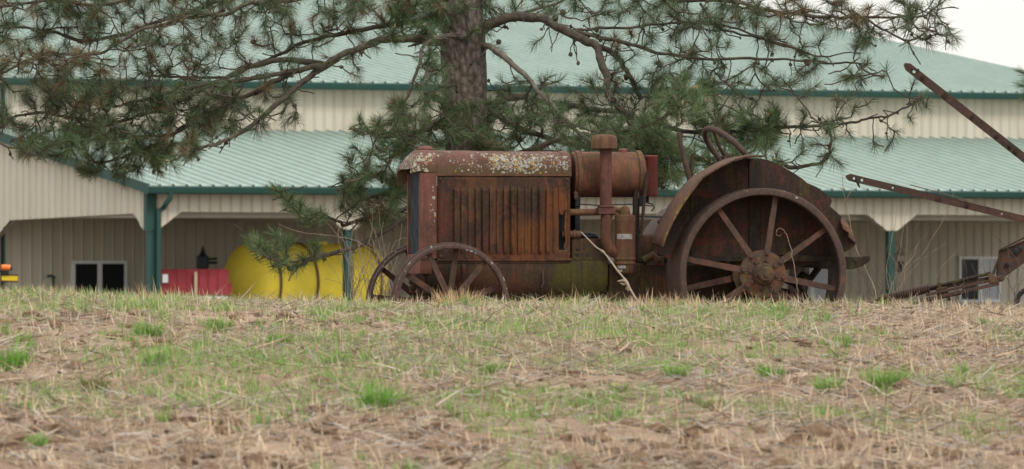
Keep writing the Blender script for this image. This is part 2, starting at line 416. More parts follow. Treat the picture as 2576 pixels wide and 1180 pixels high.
def standing(n, y0=32, y1=57.5):
    x, y = scatter(n, y0, y1); f = fbm(x*1.6+9, y*.9, 3); keep = rng.random(n) < np.clip((f-.3)*3.2, .06, 1); x, y = x[keep], y[keep]; n = len(x)
    az = rng.random(n)*2*PI; tl = np.abs(rng.normal(0, .38, n))
    d = np.stack([np.sin(tl)*np.cos(az)-.10, np.sin(tl)*np.sin(az), np.cos(tl)], 1)
    L = .03+.105*rng.random(n)**2.2; w = .0042+.0042*rng.random(n)
    base = np.stack([x, y, ground_z(x, y)-.01], 1)
    tone = rng.random(n)[:, None]; k = (.6+.65*rng.random(n))[:, None]
    c = (np.array([[.62, .45, .28]])*(1-tone)+np.array([[.52, .45, .36]])*tone)*k
    return base, d, L, w, rng.normal(0, .10, (n, 3)), c
def green_mask(x, y):
    f = fbm(x*.75+40, y*.33+11, 4); g2 = fbm(x*2.6+7, y*1.3+3, 3)
    bias = np.interp(y, [32, 38, 43, 48, 53, 58], [-.10, -.07, .0, .03, .02, .03])
    left = np.clip((-x)/3.5, -1, 1)*.06
    return f*.6+g2*.4+bias+left
def grass(n):
    x, y = scatter(n, 32, 58, .75); m = green_mask(x, y); keep = rng.random(n) < np.clip((m-.50)*11, 0, 1); x, y = x[keep], y[keep]; n = len(x)
    az = rng.random(n)*2*PI; tl = np.abs(rng.normal(0, .45, n))
    d = np.stack([np.sin(tl)*np.cos(az), np.sin(tl)*np.sin(az), np.cos(tl)], 1)
    L = .025+.075*rng.random(n)**1.6; w = .0036+.0030*rng.random(n)
    base = np.stack([x, y, ground_z(x, y)-.008], 1); k = (.65+.6*rng.random(n))[:, None]; tn = rng.random(n)[:, None]
    c = (np.array([[.17, .325, .065]])*(1-tn)+np.array([[.31, .36, .165]])*tn)*k
    return base, d, L, w, rng.normal(0, .22, (n, 3)), c
b = lying(135000); o = blades('straw_litter', M['straw'], *b)
tag(o, 'pale dry straw lying over the stubble field', 'straw', kind='stuff')
b = standing(40000); b2 = standing(4500, 50.8, 54.0); b = tuple(np.concatenate([p, q]) for p, q in zip(b, b2)); o = blades('stubble', M['straw'], *b, tipcol=np.minimum(b[5]*1.15, .7))
tag(o, 'short cut stubble stalks standing in the field', 'stubble', kind='stuff')
b = grass(150000)
def mini_tufts(n):
    cx, cy = scatter(n, 33, 54); keep = rng.random(n) < np.clip((green_mask(cx, cy)-.40)*6, .05, 1); cx, cy = cx[keep], cy[keep]
    k = rng.integers(10, 46, len(cx)); R = np.repeat(.015+.05*rng.random(len(cx)), k); H = np.repeat(.6+.6*rng.random(len(cx)), k); tn = np.repeat(rng.random(len(cx)), k)[:, None]
    m = len(R); az = rng.random(m)*2*PI; rr = R*np.sqrt(rng.random(m)); x = np.repeat(cx, k)+rr*np.cos(az); y = np.repeat(cy, k)+rr*np.sin(az); tl = np.abs(rng.normal(0, .3, m))+rr*6
    d = np.stack([np.sin(tl)*np.cos(az), np.sin(tl)*np.sin(az), np.cos(tl)], 1)
    c = (np.array([[.15, .31, .055]])*(1-tn)+np.array([[.25, .36, .12]])*tn)*(.6+.65*rng.random(m))[:, None]
    return np.stack([x, y, ground_z(x, y)-.008], 1), d, H*(.03+.07*rng.random(m)), .0036+.003*rng.random(m), rng.normal(0, .18, (m, 3)), c
b = tuple(np.concatenate([p, q]) for p, q in zip(b, mini_tufts(1500))); o = blades('grass', M['straw'], *b, tipcol=b[5]*1.2)
tag(o, 'thin green grass sprouting through the straw', 'grass', kind='stuff')

# crumbs of soil
ico = bmesh.new(); bmesh.ops.create_icosphere(ico, subdivisions=1, radius=1)
iv = np.array([v.co[:] for v in ico.verts]); fi = np.array([[v.index for v in f.verts] for f in ico.faces]); ico.free()
n = 5000; x, y = scatter(n, 31.5, 50, 1.3); keep = rng.random(n) < np.clip((.62-green_mask(x, y))*5, .0, 1); x, y = x[keep], y[keep]; n = len(x)
s = .008+.045*rng.random(n)**3.6
V = iv[None]*(1+.35*rng.normal(size=(n, len(iv), 3)))*(s[:, None, None]*np.array([1.3, 1.2, .75]))
V += np.stack([x, y, ground_z(x, y)+s*.2], 1)[:, None, :]
me = bpy.data.meshes.new('soil_crumbs')
me.from_pydata(V.reshape(-1, 3).tolist(), [], (fi[None]+(np.arange(n)*len(iv))[:, None, None]).reshape(-1, 3).tolist())
o = link(me, 'soil_crumbs', M['clod'], smooth=0); tag(o, 'crumbly brown lumps of soil among the straw', 'soil', kind='stuff')

# single grass tufts that stand out
TUFTS = [ # px, py(base), radius m, height m, tone, label
 (950, 1030, .085, .13, 0, 'dense bright green grass tuft in bare straw well below the tractor front wheel'),
 (1240, 943, .050, .085, 0, 'small bright green tuft of grass alone in straw, straight below the louvred hood'),
 (845, 922, .065, .10, 1, 'loose green grass tuft in straw below the gap between yellow tank and tractor'),
 (235, 985, .075, .09, 2, 'brownish green grass tuft with dead base in the left foreground'),
 (2232, 978, .095, .11, 0, 'widest green grass tuft in the right foreground, with long dry straw around it'),
 (1938, 955, .065, .09, 0, 'green grass tuft straight below the big rear wheel hub, in mid field'),
 (28, 930, .105, .12, 0, 'big green grass tuft at the left edge of the field'),
 (395, 920, .055, .11, 1, 'thin upright pale green tuft below the red bin'),
 (550, 838, .060, .12, 1, 'tall thin green tuft near the crest below the yellow tank end'),
 (375, 845, .085, .10, 1, 'spreading green tuft near the crest below the green corner post'),
 (700, 868, .085, .07, 0, 'low flat bright green tuft below the yellow tank middle'),
 (1700, 948, .070, .085, 1, 'sparse green tuft in straw below the gap between air cleaner and rear wheel'),
 (2085, 990, .060, .11, 1, 'upright thin green tuft just left of the widest right foreground tuft'),
 (1480, 1040, .070, .045, 2, 'low dull green rosette-like tuft in the bare near ground, centre right'),
 (90, 1122, .055, .06, 1, 'small green tuft at the bottom left corner of the field'),
 (1800, 1030, .045, .06, 2, 'small dull tuft in the near ground below the rear wheel'),
]
for k, (px, py, R, H, tone, lab) in enumerate(TUFTS):
    p = ground_hit(px, py); n = int(2600*R)+40
    rr = R*np.sqrt(rng.random(n))*.75; az = rng.random(n)*2*PI
    x = p.x+rr*np.cos(az); y = p.y+rr*np.sin(az); tl = np.abs(rng.normal(0, .28, n))+rr/R*.35
    d = np.stack([np.sin(tl)*np.cos(az), np.sin(tl)*np.sin(az), np.cos(tl)], 1)
    L = H*1.2*(.45+.6*rng.random(n)); w = .0035+.003*rng.random(n)
    base = np.stack([x, y, ground_z(x, y)-.01], 1)-np.array(p)[None]
    cg = [np.array([.135, .30, .045]), np.array([.21, .34, .095]), np.array([.18, .21, .07])][tone]
    c = cg[None]*(.6+.65*rng.random(n))[:, None]
    if tone == 2: br = rng.random(n) < .4; c[br] = np.array([.17, .10, .05])
    o = blades('grass_tuft', M['straw'], base, d, L, w, rng.normal(0, .18, (n, 3))+d*[[.25, .25, -.05]], c, tipcol=c*1.25)
    o.location = p; tag(o, lab, 'grass tuft', 'green grass tufts in the field')

# dry bunch of straw before the front wheel
def bunch(px, py, n, R, H, lean, label, Y=None):
    p = ground_hit(px, py) if Y is None else Vector(((px-CX)/F*Y, Y, gz((px-CX)/F*Y, Y)))
    rr = R*np.sqrt(rng.random(n)); az = rng.random(n)*2*PI
    x = p.x+rr*np.cos(az); y = p.y+rr*np.sin(az); tl = np.abs(rng.normal(0, .35, n))
    d = np.stack([np.sin(tl)*np.cos(az)+lean, np.sin(tl)*np.sin(az), np.cos(tl)], 1)
    L = H*(.4+.65*rng.random(n)); w = .003+.003*rng.random(n)
    c = np.array([[.50, .35, .20]])*(.6+.6*rng.random(n))[:, None]
    o = blades('dry_bunch', M['straw'], np.stack([x, y, ground_z(x, y)-.01], 1)-np.array(p)[None], d, L, w, rng.normal(0, .15, (n, 3)), c, tipcol=np.minimum(c*1.2, .7))
    o.location = p
    if R > .3: tag(o, label, kind='stuff')
    else: tag(o, label, 'dry grass', 'dry straw bunches on the crest')
bunch(1150, 752, 260, .14, .15, -.1, 'tan bunch of dry straw against the front wheel hub', 53.2)
bunch(1690, 757, 110, .22, .13, .0, 'dry straw bunch between the fallen branch and the big rear wheel', 53.2)
bunch(1390, 752, 90, .2, .12, -.1, 'dry straw bunch in front of the mossy engine casting', 53.2)
bunch(1560, 757, 50, .5, .17, -.05, 'thin tall straw in front of the air cleaner', 53)
bunch(1900, 760, 60, .55, .13, .05, 'thin straw in front of the big rear wheel hub', 53)
bunch(850, 752, 60, .5, .12, -.1, 'thin straw in front of the yellow tank and the second post', 53)
bunch(390, 750, 60, .08, .15, -.45, 'leaning sheaf of pale stalks before the green corner post', 53)
bunch(110, 752, 120, .2, .12, -.1, 'dry straw bunch on the crest at the far left below the warning light', 53)

# ------------------------------------------------------------------ tractor
PH = math.radians(12); SN, CS = math.sin(PH), math.cos(PH)
TX = (1865-CX)/330.0
tractor = empty('tractor', (TX, 60, 0), PH)
tag(tractor, 'derelict rusty antique tractor with steel spoked wheels and lichen on its hood', 'tractor')
def A(px, b=.25): return ((px-1865)/330-b*SN)/CS
def Zt(py): return ZC+(HY-py)/330.0
def TP(px, py, b=.25): return Vector((A(px, b), -b, Zt(py)))      # local tractor coordinates (b = towards the near side)
def on(b): return lambda p, t: Vector((p[0], -t, p[1]))

# hood
HB = .25
def hood_prof(hw, top, bot_near, bot_far=None):
    bot_far = bot_near if bot_far is None else bot_far
    pr = [(1, None), (.995, .26), (.97, .44), (.92, .60), (.83, .76), (.68, .88), (.46, .955), (.2, .99), (0, 1)]
    H = top-Zt(425)
    near = [(hw, bot_near)]+[(hw*a, Zt(425)+H*h) for a, h in pr[1:]]
    far = [(-hw*a, Zt(425)+H*h) for a, h in pr[1:-1]][::-1]+[(-hw, bot_far)]
    return near+far
def loft(mb, secs, cap=True):
    k = len(secs[0][1]); vs = []
    for a, pr in secs:
        for p in pr: vs.append((a, -p[0], p[1]) if len(p) == 2 else (p[2], -p[0], p[1]))
    fs = [(i*k+j, i*k+j+1, (i+1)*k+j+1, (i+1)*k+j) for i in range(len(secs)-1) for j in range(k-1)]
    if cap: fs += [tuple(range(k)), tuple(range((len(secs)-1)*k, len(secs)*k))[::-1]]
    mb.add(vs, fs)
m = MB()
a0, a1 = A(1101), A(1436)
secs = []
for i in range(25):
    t = i/24; a = a0+(a1-a0)*t
    bump = .004*math.sin(t*9)+.002*math.sin(t*31)
    secs.append((a, hood_prof(HB+.001*math.sin(t*14), Zt(380.5+3*t)+bump*.4, Zt(445)+.002*math.sin(t*17))))
loft(m, secs)
hood = m.build('hood', M['hood'], tractor, 50)
m = MB(); loft(m, [(A(1414), hood_prof(HB+.005, Zt(382.5)+.005, Zt(443))), (A(1432), hood_prof(HB+.005, Zt(382.5)+.005, Zt(443)))]); m.build('hood_band', M['hood'], tractor, 50)
m = MB()
for px in range(1125, 1420, 48): m.box(TP(px, 443, HB+.001), (.16*.9, .012, .010))
split(m, 'hood_edge', M['tank'], tractor)

# radiator
m = MB()
def rs(a, hw, top, bn, bf): return (a, hood_prof(hw, Zt(top), Zt(bn), Zt(bf)))
loft(m, [rs(A(1101)-.002, HB+.006, 379.5, 437, 437), rs(A(1075), HB+.008, 379, 436, 436), rs(-2.53, HB+.006, 380.5, 434, 442), rs(-2.56, HB, 388, 433, 462), rs(-2.60, HB+.004, 408, 436, 467), rs(-2.625, HB+.012, 428, 440, 470)], False)
radt = m.build('radiator_top', M['radtop'], tractor, 60)
m = MB(); m.vlathe([(.0, -.02), (.062, -.02), (.066, .004), (.05, .016), (.03, .026), (.0, .028)], TP(1072, 378, 0)); m.build('filler_cap', M['rad'], radt)
m = MB()
m.box2((A(1059.5), -HB-.004, Zt(640)), (A(1101)+.001, -HB+.05, Zt(437.5)))
m.box2((A(1059.5), HB+.004, Zt(640)), (A(1101)+.001, HB-.03, Zt(437.5)))
m.box2((A(1059.5), -HB-.002, Zt(652)), (A(1101), HB+.002, Zt(640)))
m.build('radiator_frame', M['rad'], tractor, bevel=.006)
m = MB(); z0, z1 = Zt(640), Zt(432); a = -2.535
n = 40; vs = []; fs = []
for i in range(n+1):
    y = -HB+.045+(2*HB-.07)*i/n; d = (.006 if i % 2 else 0)
    for j in range(9):
        z = z0+(z1-z0)*j/8; vs.append((a+d+.010*math.sin(j*1.7+i*.35), y, z))
for i in range(n):
    for j in range(8): fs.append((i*9+j, (i+1)*9+j, (i+1)*9+j+1, i*9+j+1))
m.add(vs, fs); m.box2((a+.02, -HB+.03, z0), (A(1098), HB-.03, z1)); m.build('radiator_core', M['core'], tractor, 20)

# side panel with pressed louvres, near side; plain one on the far side
def panel(b, louv, name='side_panel'):
    px0, px1, py0, py1 = 1102, 1433, 445.5, 655
    xs = [px0, 1120, 1134]; lou = []
    for i in range(15):
        L = 1143+17.6*i
        xs += [L, L+.8, L+5, L+10, L+15.5]; lou.append(L)
    xs += [1411, 1416, 1421, 1425, px1]; xs = sorted(set(xs))
    ys = [445.5, 455, 466, 474, 478, 482, 488, 500, 520, 538, 546, 560, 575, 590, 610, 620, 629, 634, 638, 642, 648, py1]
    vs, fs = [], []
    for px in xs:
        for py in ys:
            off = 0
            if louv:
                for L in lou:
                    if L+.5 <= px <= L+16:
                        t = (px-L)/16; h = max(0, 1-t)**.8
                        e = max(0, min(1, (py-470)/12))*max(0, min(1, (642-py)/10)); off = .030*h*e*(.75+.35*math.sin(L*3.3))
            off += .003*math.sin(px*.02)*math.sin(py*.03)
            if py > 632 and px > 1380: off += .004
            vs.append((A(px, b), -(b+math.copysign(off, b)), Zt(py)))
    ny_ = len(ys)
    for i in range(len(xs)-1):
        for j in range(ny_-1):
            cx, cy = (xs[i]+xs[i+1])/2, (ys[j]+ys[j+1])/2
            if louv and 1404 < cx < 1426 and 470 < cy < 629: continue
            fs.append((i*ny_+j, (i+1)*ny_+j, (i+1)*ny_+j+1, i*ny_+j+1))
    mb = MB(); mb.add(vs, fs); o = mb.build(name, M['panel'], tractor, 25)
    s = o.modifiers.new('solid', 'SOLIDIFY'); s.thickness = .004
    return o
pn = panel(.246, True); panel(-.246, False)
m = MB()   # torn strip of sheet hanging over the gap
pl = [(1405, 470), (1405, 500), (1404, 525), (1407, 538), (1412, 542), (1417, 538), (1419, 530), (1425.5, 530), (1426, 470)]
m.prism([(A(p[0], .25), Zt(p[1])) for p in pl], on(0), .247, .252); m.build('torn_strip', M['panel'], pn)
m = MB()
pl = [(1421, 530), (1426, 530), (1426.5, 629), (1420, 629), (1417, 620), (1422, 604), (1419, 575)]
m.prism([(A(p[0], .25), Zt(p[1])) for p in pl], on(0), .240, .244); m.build('torn_edge', M['panel'], pn)
m = MB(); m.box2((A(1375), -.258, Zt(656)), (A(1437), -.236, Zt(649))); m.box2((A(1102), -.252, Zt(657)), (A(1375), -.236, Zt(651))); m.build('panel_lip', M['panel'], pn, bevel=.003)
m = MB()
for px, py in ((1110, 452), (1426, 452), (1374, 628), (1426, 640), (1112, 645)): m.lathe([(0, .01), (.009, .008), (.011, 0)], 8, TP(px, py, .247), (0,-1,0), (1,0,0), (0,0,1))
split(m, 'panel_bolt', M['spoke'], pn)
m = MB(); m.box2((A(1110), -.15, Zt(660)), (A(1425), .15, Zt(470))); m.build('engine_block', M['black'], tractor)  # black so the gap in the panel shows dark, shade put into the colour

# lower engine casting
m = MB(); prof = [(.235, 655), (.24, 660), (.24, 700), (.225, 722), (.19, 742), (.12, 757), (0, 762)]
full = [(b, Zt(y)) for b, y in prof]+[(-b, Zt(y)) for b, y in prof[::-1][1:]]
def cs(px, k=1.0, dz=0): return (A(px), [(b*k, Zt(655)+(z-Zt(655))*k+dz) for b, z in full])
loft(m, [cs(1076, .9), cs(1088), cs(1240), cs(1250, 1.03), cs(1258), cs(1430), cs(1436, 1.03), cs(1500), cs(1510, .95), cs(1530, .92)])
tub = m.build('engine_casting', M['tub'], tractor, 35, bevel=.004)
m = MB(); m.box2((A(1088), -.245, Zt(662)), (A(1432), -.2, Zt(654.5))); m.build('frame_rail', M['rust'], tub, bevel=.003)
m = MB(); m.tube([TP(1168, 668, .26), TP(1169, 705, .262), TP(1168, 722, .26)], .012, 8); m.lathe([(0, .02), (.016, .02), (.018, 0)], 6, TP(1168, 668, .245), (0,-1,0), (1,0,0), (0,0,1)); m.build('drain_rod', M['spoke'], tub)
m = MB(); m.tube([TP(1365, 680, .25), TP(1366, 712, .265), TP(1361, 722, .265)], .007, 6); m.build('drain_rod', M['spoke'], tub)
m = MB(); m.box2((A(1437, .2), -.205, Zt(657)), (A(1527, .2), .1, Zt(600))); m.box2((A(1437, .21), -.214, Zt(655)), (A(1525, .21), -.205, Zt(634)))
m.build('crankcase', M['tub'], tractor, bevel=.006)
m = MB()
for px, py in ((1452, 627), (1476, 640), (1512, 640), (1450, 640)): m.lathe([(.0, .006), (.011, .006), (.011, 0)], 8, TP(px, py, .206 if py < 634 else .214), (0,-1,0), (1,0,0), (0,0,1))
split(m, 'crankcase_bolt', M['black'], tub)
m = MB(); m.vlathe([(.0, 0), (.075, 0), (.085, .012), (.075, .03), (.045, .045), (0, .048)], TP(1478, 600, .08)); m.build('magneto_cap', M['black'], tractor)
m = MB(); m.tube([TP(1412, 590, .2), TP(1448, 590, .2), TP(1459, 590, .2)], [.027, .027, .03], 14); m.lathe([(.027, 0), (.034, 0), (.034, .02), (.027, .02)], 14, TP(1440, 590, .2), (1,0,0), (0,1,0), (0,0,1), True); m.build('water_outlet', M['cap'], tractor)
m = MB(); m.tube([TP(1432, 535, .2), TP(1470, 535, .2), TP(1506, 534, .22)], [.026, .026, .027], 14); m.build('manifold', M['cap'], tractor)

# fuel tank with straps
m = MB(); R = (497-383)/330/2; c0 = Zt(440)
m.lathe([(0, -.012), (R*.8, -.008), (R*.97, 0), (R, .012), (R, A(1612,0)-A(1436,0)-.012), (R*.97, A(1612,0)-A(1436,0)), (R*.85, A(1612,0)-A(1436,0)+.01), (0, A(1612,0)-A(1436,0)+.018)], 40, (A(1436, 0), 0, c0), (1,0,0), (0,1,0), (0,0,1))
tank = m.build('fuel_tank', M['tank'], tractor, 45)
for px in (1449, 1603):
    m = MB(); m.lathe([(R+.001, -.018), (R+.011, -.018), (R+.011, .018), (R+.001, .018)], 40, (A(px, 0), 0, c0), (1,0,0), (0,1,0), (0,0,1), True); m.build('tank_strap', M['cap'], tank, 30)
    m = MB(); m.box(TP(px-2, 492, .12), (.03, .03, .05)); m.tube([TP(px-2, 480, .13), TP(px-2, 505, .13)], .007, 6); m.build('strap_bolt', M['cap'], tank, bevel=.003)
m = MB(); m.vlathe([(.0, 0), (.035, 0), (.035, .02), (.02, .028), (0, .03)], TP(1566, 384, .0)); m.build('filler_cap', M['rad'], tank)
m = MB()
for px in (1446, 1604):
    m.box2((A(px, 0)-.02, -.1, Zt(520)), (A(px, 0)+.02, .1, Zt(490)))
m.box2((A(1440, .0), -.09, Zt(660)), (A(1452, .0), .09, Zt(515)))
split(m, 'tank_bracket', M['black'], tractor)

# intake stack
B = .27
m = MB(); c = TP(1518, 377, B)
m.vlathe([(.0, .112), (.055, .108), (.083, .100), (.094, .088), (.098, .07), (.100, .03), (.098, .004), (.090, .0), (.088, .012), (.045, .02), (0, .02)], c, 32)
m.build('stack_cap', M['cap'], tractor, 40)
m = MB(); c = TP(1522, 530, B)
m.vlathe([(0, 0), (.044, 0), (.0455, .1), (.045, .3), (.046, (530-375)/330)], c, 24); m.build('intake_stack', M['stack'], tractor)
m = MB(); m.box(TP(1522, 532, B), (.135, .10, .05)); m.box(TP(1522, 521, B), (.11, .11, .018)); m.build('stack_flange', M['stack'], tractor, bevel=.006)
m = MB()
pts = [TP(1524, 540, B), TP(1523, 575, B), TP(1523, 600, B), TP(1526, 614, B), TP(1533, 626, B), TP(1544, 634, B), TP(1557, 638, B), TP(1572, 639, B)]
m.tube(pts, [.044]*3+[.046, .047, .047, .045, .043], 20); m.build('intake_elbow', M['cleaner'], tractor, 60)
# air cleaner
bx = .285; c = TP(1570, 688, bx); r = .077; h = lambda py: (688-py)/330
m = MB()
m.vlathe([(0, -.012), (.03, -.01), (.062, .004), (r*.93, .02), (r*.96, h(668)), (r*.98, h(666)), (r*1.06, h(664)), (r*1.06, h(661)), (r*.99, h(659)), (r*.99, h(655)), (r*1.07, h(653)), (r*1.07, h(650)), (r*1.0, h(648)), (r*1.0, h(560)), (r*1.0, h(547)), (r*.97, h(543)), (r*.55, h(540)), (r*.52, h(534)), (r*.42, h(524)), (r*.2, h(519)), (0, h(518))], c, 36)
ac = m.build('air_cleaner', M['cleaner'], tractor, 35)
for py0, py1, a0_, a1_ in ((589, 602, -1.1, .55), (664+4, 675, -1.0, -.15), (678, 684, -.9, -.5)):
    m = MB(); m.lathe([(r*1.005, h(py1)), (r*1.012, h(py1)), (r*1.012, h(py0)), (r*1.005, h(py0))], 12, c, (0,0,1), (0,-1,0), (1,0,0), True, (a0_, a1_)); m.build('faded_decal', M['decal'], ac)
m = MB(); m.vlathe([(r*1.005, h(556)), (r*1.03, h(556)), (r*1.03, h(551)), (r*1.005, h(551))], c, 36); m.build('clamp_band', M['cap'], ac)
m = MB(); m.tube([TP(1536, 527, .25), TP(1550, 528, .27), TP(1562, 530, .28)], .02, 10); m.box(TP(1546, 538, .26), (.06, .04, .03)); m.build('stack_bracket', M['cap'], tractor)

# red can behind the fuel tank
m = MB(); R2 = .056; c = TP(1635, 495, 0)
m.vlathe([(0, 0), (R2*.9, 0), (R2*.98, .008), (R2*.99, .03), (R2, .29), (R2*1.05, .295), (R2*1.05, .306), (R2*.95, .312), (0, .316)], c, 28); can = m.build('starting_tank', M['red'], tractor, 35)
m = MB(); m.vlathe([(.012, 0), (.012, .05), (.004, .055)], TP(1628, 511, 0), 10); m.build('tank_drain', M['black'], can)
# rods and levers
m = MB(); m.tube([TP(1628, 430, .2), TP(1619, 500, .2), TP(1612, 572, .2), TP(1610, 590, .2)], [.014, .013, .012, .014], 8); m.build('throttle_rod', M['rust'], tractor)
m = MB(); m.box2((A(1592, .1), -.12, Zt(660)), (A(1606, .1), -.08, Zt(490))); m.tube([TP(1598, 480, .15), TP(1594, 560, .16), TP(1592, 640, .17)], .018, 8); m.build('tank_post', M['rust_dark'], tractor)
m = MB(); m.tube([TP(1437, 513, .05), TP(1500, 517, .05), TP(1600, 514, .05), TP(1640, 519, .05)], .005, 6); m.tube([TP(1594, 545, 0), TP(1680, 546, 0), TP(1722, 545, 0)], .008, 6)
m.tube([TP(1624, 510, .02), TP(1640, 514, .02), TP(1645, 522, .02), TP(1638, 532, .02)], .006, 6); split(m, 'control_rod', M['black'], tractor)
m = MB(); m.tube([TP(1706, 334, .1), TP(1713, 372, .1), TP(1722, 410, .1), TP(1738, 470, .1)], [.016, .018, .022, .02], 10); m.build('gear_lever', M['wheel'], tractor)
m = MB(); m.tube([TP(1741, 388, .05), TP(1737, 410, .05), TP(1731, 450, .05)], [.011, .014, .014], 8); m.build('brake_lever', M['rust'], tractor)
# gearbox behind the engine
m = MB(); m.box2((A(1530, .2), -.2, Zt(775)), (A(1968, .2), .2, Zt(662))); m.box2((A(1597, .15), -.15, Zt(664)), (A(1660, .15), .15, Zt(590))); m.box2((A(1640, .1), -.18, Zt(664)), (A(1985, .1), .18, Zt(628)))
m.build('gearbox', M['tub'], tractor, bevel=.02)
m = MB(); m.box2((A(1622, .2), -.22, Zt(668)), (A(1668, .2), -.15, Zt(645))); m.tube([TP(1615, 655, .22), TP(1640, 640, .23), TP(1655, 660, .23)], .03, 8); m.build('clutch_arm', M['hub'], tractor, bevel=.01)
m = MB(); m.lathe([(.11, -.62), (.12, -.4), (.19, -.2), (.2, 0), (.19, .2), (.12, .4), (.11, .62)], 24, (0, 0, .634), (0,1,0), (1,0,0), (0,0,1)); m.build('rear_axle', M['rust_dark'], tractor)

# steering wheel and column
sw = TP(1837, 387, 0); d = Vector((-math.cos(math.radians(48)), 0, math.sin(math.radians(48)))); lat = Vector((-.16, 1, -.05)).normalized(); nrm = lat.cross(d).normalized()
if nrm.z < 0: nrm = -nrm
m = MB(); pts = [sw+(d*math.cos(2*PI*i/48)+lat*math.sin(2*PI*i/48))*.258 for i in range(48)]
vs = []; fs = []
for i, p in enumerate(pts):
    rad = (p-sw).normalized()
    for j in range(10):
        a = 2*PI*j/10; vs.append(p+(rad*math.cos(a)+nrm*math.sin(a))*.0225)
for i in range(48):
    for j in range(10): fs.append((i*10+j, i*10+(j+1)%10, ((i+1)%48)*10+(j+1)%10, ((i+1)%48)*10+j))
m.add(vs, fs)
swo = m.build('steering_wheel', M['wheel'], tractor, 60)
hubp = sw-nrm*.05
for k in range(3):
    a = PI/2+.25+2*PI*k/3; e = sw+(d*math.cos(a)+lat*math.sin(a))*.243
    m = MB(); m.tube([hubp, hubp*.45+e*.55-nrm*.015, e], [.016, .012, .011], 8); m.build('wheel_spoke', M['rust'], swo)
m = MB(); m.tube([hubp+nrm*.03, hubp-nrm*.02], [.03, .034], 14); m.build('wheel_hub', M['rust'], swo)
m = MB(); m.tube([hubp, hubp-nrm*.30, hubp-nrm*.75], .018, 10); m.build('steering_column', M['rust'], tractor)

# fenders: upright sheet with the rotted crown over the wheel
def fender():
    b = .5
    pl = [(1640,634),(1636,612),(1652,572),(1680,519),(1715,472),(1757,440),(1810,416),(1868,401),(1905,401),(1926,404),(1962,420),(1990,436),(2013,451),(2024,461),(2050,472),(2084,497),(2087,508),(2083,520),(2098,533),(2112,546),(2108,556),(2126,561),(2119,575),(2138,586),(2134,598),(2149,612),(2140,625),(2124,632),(2100,640),(2060,646),(1980,640),(1900,646),(1750,648),(1690,655)]
    m = MB(); m.prism([(A(p[0], b), Zt(p[1])) for p in pl], on(0), b, b+.006)
    f = m.build('fender', M['fender'], tractor, 30)
    cr = [(1635,613),(1643,590),(1653,568),(1666,540),(1680,515),(1697,490),(1715,468),(1735,449),(1757,434),(1778,421),(1800,411),(1820,403),(1840,397),(1855,394),(1868,393),(1890,394)]
    m = MB(); vs = []; fs = []; wn = 7
    for i, (px, py) in enumerate(cr):
        for j in range(wn+1):
            t = j/wn; bb = b-.01+.37*t
            end = .012*math.sin(j*2.1)+.01*math.sin(j*5) if i == len(cr)-1 else 0
            vs.append((A(px, b)+end, -bb, Zt(py)+.004*math.sin(i*1.3+j*.8)-.018*(t*t)*(i < 7)))
    for i in range(len(cr)-1):
        for j in range(wn): fs.append((i*(wn+1)+j, i*(wn+1)+j+1, (i+1)*(wn+1)+j+1, (i+1)*(wn+1)+j))
    m.add(vs, fs); c = m.build('fender_crown', M['crown'], f, 60); s = c.modifiers.new('s', 'SOLIDIFY'); s.thickness = .012
    m = MB(); m.box2((A(1878, b), -b-.022, Zt(646)), (A(1906, b), -b-.005, Zt(404))); m.box2((A(1732, b), -b-.014, Zt(646)), (A(1737, b), -b-.005, Zt(462))); split(m, 'fender_brace', M['rust_dark'], f, bevel=.003)
    m = MB(); m.box2((A(1690, b), -b-.06, Zt(658)), (A(2110, b), -b+.01, Zt(644))); m.build('fender_rail', M['rust_dark'], f, bevel=.003)
    # bent flaps on the torn rear edge
    m = MB(); fl = [(2112,546,.50),(2127,560,.50),(2140,588,.50),(2149,612,.50),(2140,606,.58),(2128,596,.57),(2130,586,.6),(2116,576,.56),(2110,560,.57)]
    cc = Vector((A(2126, .53), -.535, Zt(577))); vs = [cc]+[Vector((A(x, q), -q, Zt(y))) for x, y, q in fl]
    m.add(vs, [(0, i+1, (i+1) % len(fl)+1) for i in range(len(fl))]); fo = m.build('torn_flap', M['crown'], f, 20); s = fo.modifiers.new('s', 'SOLIDIFY'); s.thickness = .005
    return f
fen = fender()

